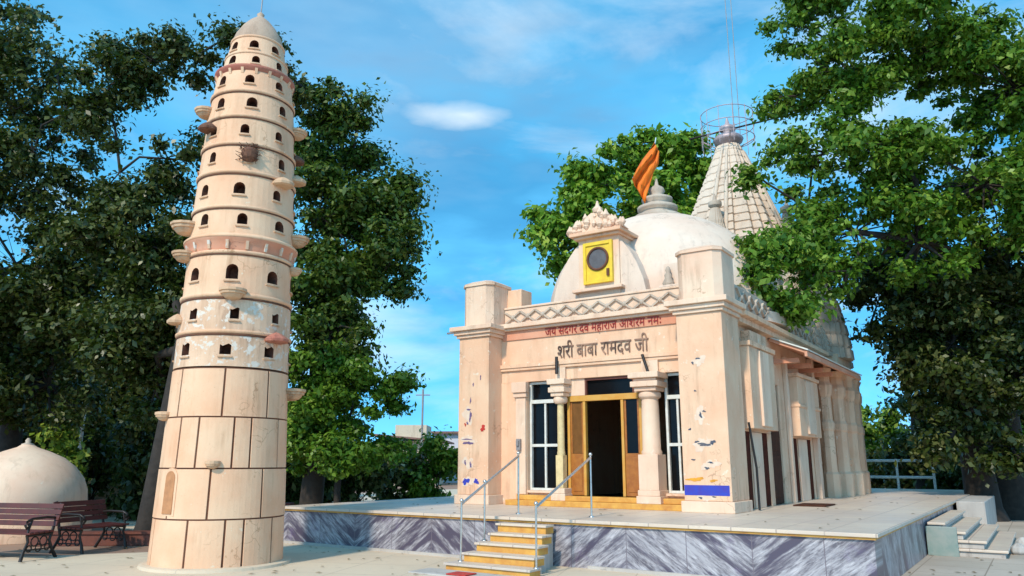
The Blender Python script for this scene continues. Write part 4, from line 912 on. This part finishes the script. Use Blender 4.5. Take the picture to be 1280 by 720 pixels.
tree('neem_tree', 'huge bright green tree overhanging the right side of the temple', None, (14.6, 23.2), .50, 5.6,
     [B(1000, 30, 19.5, 1.1, .7), B(1060, 90, 19, 1.6, 1), B(1170, 60, 18.5, 2.0, 1.1), B(1270, 110, 18.5, 2.2, 1.1), B(995, 120, 20, .8, .6), B(1030, 190, 19.5, 1.2, .8), B(1120, 190, 18.5, 1.6, 1), B(1230, 230, 18.5, 2.0, 1),
      B(1010, 260, 20, .8, .6), B(965, 140, 20.3, .35, .25), B(975, 190, 20.3, .5, .4), B(985, 320, 17.5, .55, .5), B(1005, 365, 18, .45, .4), B(955, 340, 16.8, .35, .4), B(940, 215, 19.5, .35, .3), B(935, 300, 17, .25, .2), B(985, 385, 17.5, .38, .4), B(1005, 300, 18.5, .6, .6), B(1020, 340, 18.5, .5, .5), B(1040, 330, 19, .6, .5), B(1028, 295, 18.8, .5, .5), B(1052, 362, 19, .4, .3), B(945, 325, 17, .35, .4), B(935, 350, 16.8, .25, .25), B(960, 300, 17.5, .4, .4), B(965, 370, 17, .3, .3), B(1070, 290, 19.5, 1.2, .8), B(1150, 300, 19.2, 1.4, .9), B(1340, 250, 19, 2.3, 1), B(1010, -40, 19, 1.4, .7), B(1120, -40, 18.5, 2, 1)],
     150000, .15, 'leaf_green', 6, clump=.5)
tree('shade_tree', 'dark-leaved tree painting the shade below the huge bright crown', None, (13.4, 22.6), .42, 3.4,  # split from the bright crown; dark leaves stand in for its lower shade
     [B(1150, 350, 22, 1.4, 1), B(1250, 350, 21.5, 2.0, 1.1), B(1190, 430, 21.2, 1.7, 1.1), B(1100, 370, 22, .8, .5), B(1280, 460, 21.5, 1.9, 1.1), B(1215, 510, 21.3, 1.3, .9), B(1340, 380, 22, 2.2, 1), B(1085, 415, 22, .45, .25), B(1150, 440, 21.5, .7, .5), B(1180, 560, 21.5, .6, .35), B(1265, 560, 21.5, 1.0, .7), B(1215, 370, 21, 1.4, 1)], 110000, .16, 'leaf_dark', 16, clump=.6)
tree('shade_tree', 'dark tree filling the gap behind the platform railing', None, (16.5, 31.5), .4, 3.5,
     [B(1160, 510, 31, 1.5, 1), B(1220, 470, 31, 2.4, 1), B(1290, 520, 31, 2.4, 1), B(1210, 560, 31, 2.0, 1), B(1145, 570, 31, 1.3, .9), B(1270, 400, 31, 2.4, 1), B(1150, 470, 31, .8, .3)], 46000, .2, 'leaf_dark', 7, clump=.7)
for i, (px, dep, lab) in enumerate(((-10, 29, 'dark backdrop tree at the far left edge behind the dome shrine'), (75, 30, 'dark backdrop tree directly behind the grey lamp post'), (150, 31, 'dark backdrop tree seen between lamp post and dark trunk'), (225, 30, 'dark backdrop tree behind the left side of the tower'))):
    p = at(px, 560, dep)
    tree('backdrop_tree', lab, 'dark trees closing the view on the left', (p.x, p.y), .22, 2.2,
         [B(px, 420, dep, 2.0), B(px-25, 480, dep, 1.8), B(px+30, 500, dep, 1.8), B(px, 550, dep, 1.6, .8), B(px+15, 370, dep, 1.5, .7)], 20000, .24, 'leaf_dark', 40+i, clump=.8)
SG = 'shrubs around the temple grounds'
def shrub(label, px, py, dep, r, nl, leaf, mat, seed, group=SG, name='shrub', fz=.8, stretch=1.0):
    p = at(px, py, dep); root = thing(name, label, 'shrub', (p.x, p.y, 0), 0, group); rg = np.random.default_rng(seed)
    cs, rs = [], []; tb = MB(); ht = p.z+r*fz
    for i in range(int(14+10*r)):
        d = rg.normal(size=3); d /= np.linalg.norm(d); q = np.array(p)+d*np.array([r*stretch, r*.8, 0])*rg.random()**.4
        q[2] = .15+(ht-.3)*rg.random()**.8*math.sqrt(max(.08, 1-((q[0]-p.x)/(r*stretch*1.15))**2)); cs.append(q); rs.append(.28+.3*rg.random()*r)
    for i in range(7):
        q = cs[i]; tb.tube([(p.x+rg.normal()*.1, p.y+rg.normal()*.1, 0), (p.x+(q[0]-p.x)*.4, p.y+(q[1]-p.y)*.4, q[2]*.5), tuple(q)], [.03, .022, .01], 5)
    cnt = np.full(len(cs), nl//len(cs)); v, n = leaves_mesh(cs, rs, cnt, leaf, seed=seed)
    quick_mesh('foliage', v, n, M[mat], root, (p.x, p.y, 0)); put('stem', tb, M['bark'], root)
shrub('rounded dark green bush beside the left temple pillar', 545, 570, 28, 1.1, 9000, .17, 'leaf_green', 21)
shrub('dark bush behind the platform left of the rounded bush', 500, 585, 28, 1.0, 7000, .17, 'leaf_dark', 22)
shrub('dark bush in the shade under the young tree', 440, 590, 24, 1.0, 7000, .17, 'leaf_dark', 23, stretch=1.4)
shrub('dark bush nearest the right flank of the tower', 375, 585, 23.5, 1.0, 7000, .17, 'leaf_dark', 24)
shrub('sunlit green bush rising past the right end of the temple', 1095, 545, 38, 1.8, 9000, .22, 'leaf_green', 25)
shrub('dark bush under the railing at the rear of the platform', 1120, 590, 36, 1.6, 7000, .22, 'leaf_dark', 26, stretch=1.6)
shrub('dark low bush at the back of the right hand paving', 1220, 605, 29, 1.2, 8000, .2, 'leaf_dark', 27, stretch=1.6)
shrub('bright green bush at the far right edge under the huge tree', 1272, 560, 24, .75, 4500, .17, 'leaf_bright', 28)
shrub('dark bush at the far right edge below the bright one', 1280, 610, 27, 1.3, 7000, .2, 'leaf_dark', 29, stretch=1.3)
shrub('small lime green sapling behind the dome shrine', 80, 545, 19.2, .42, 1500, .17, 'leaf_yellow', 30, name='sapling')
shrub('bush with pale leaves painting the bright gap between dome shrine and dark trunk', 160, 575, 26, 1.1, 6000, .18, 'leaf_yellow', 31)  # yellow leaf colour stands in for bright ground seen through the gap
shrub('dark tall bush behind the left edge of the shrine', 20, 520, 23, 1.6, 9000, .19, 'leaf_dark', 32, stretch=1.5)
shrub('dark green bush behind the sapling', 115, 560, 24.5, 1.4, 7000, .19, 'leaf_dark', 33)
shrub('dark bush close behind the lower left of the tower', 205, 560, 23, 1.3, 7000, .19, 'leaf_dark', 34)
# far wood on the horizon
rg = np.random.default_rng(77); cs, rs = [], []
for i in range(420):
    x = rg.uniform(-110, 120); y = 75+rg.uniform(0, 25)+abs(x)*.1; cs.append((x, y, rg.uniform(.3, 3.2 if -20 < x < 5 else 7))); rs.append(rg.uniform(1, 2.4))
v, n = leaves_mesh(cs, rs, np.full(len(cs), 90), .7, seed=78)
tag(quick_mesh('distant_wood', v, n, M['leaf_dark'], None, (0, 85, 0)), kind='stuff', label='distant band of dark trees along the horizon', cat='trees')
# far buildings past the bush
root = thing('far_house', 'small pale yellow house with tin roof beyond the bushes', 'house', (-7.0, 58, 0))
a = MB(); a.box(-9.8, -5.4, 56, 62, 0, 3.1); put('wall', a, M['farwall'], root)
a = MB(); a.slab([(-10.2, 55.2, 3.5), (-4.6, 55.2, 3.0), (-4.6, 62.5, 3.0), (-10.2, 62.5, 3.5)], .12); put('roof', a, M['roof'], root)
for i, x in enumerate((-8.6, -7.5, -6.4)):
    a = MB(); a.box(x, x+.7, 55.93, 55.998, 2.0, 2.75); wn = put('window', a, M['glass'], root)
a = MB(); a.box(-8.6, -6.3, 57.5, 61, 3.1, 4.3); put('upper_storey', a, M['farwall'], root)
root = thing('far_pale_house', 'pale lilac flat roofed house just left of the temple', 'house', (-3.2, 66, 0))
a = MB(); a.box(-6.4, .5, 64, 70, 0, 3.9); put('wall', a, M['lilac'], root)
a = MB(); a.box(-6.6, .7, 63.6, 70.3, 3.902, 4.08); put('roof', a, M['roof'], root)
a = MB(); p = at(527, 560, 54); a.tube([(p.x, p.y, 0), (p.x, p.y, 6.6)], .07, 8); a.tube([(p.x-.5, p.y, 6.2), (p.x+.5, p.y, 6.2)], .04, 6); tag(put('utility_pole', a, M['iron']), 'thin utility pole beside the far yellow house', 'utility pole')
rg = np.random.default_rng(9); n = 900
v = np.empty((n, 4, 3)); px_ = rg.uniform(-14, 12, n); py_ = 9+rg.random(n)**1.3*16
onp = np.array([(-13.1 < px_[i]*UX+py_[i]*UY < -1.9) and (10.98 < px_[i]*VX+py_[i]*VY < 29.8) for i in range(n)])
zz = np.where(onp, PZ+.008, .016)
keep = ~(onp & (rg.random(n) < .6))
for i in range(n):
    a_ = rg.uniform(0, 6.28); l_ = rg.uniform(.03, .065); d = np.array([math.cos(a_), math.sin(a_)])*l_; e = np.array([-d[1], d[0]])*.4
    for j, (q, h) in enumerate(((-d, .0), (e, .008), (d, .004), (-e, .01))): v[i, j] = (px_[i]+q[0], py_[i]+q[1], zz[i]+h)
v = v[keep]; n = len(v)
M['dryleaf'] = simple('dry_leaf', (.20, .11, .035), .8, c2=(.10, .09, .02), scale=3)
tag(quick_mesh('fallen_leaves', v.reshape(-1, 3), n, M['dryleaf'], None, (0, 15, 0)), kind='stuff', label='dry leaves scattered over paving and platform', cat='leaves')
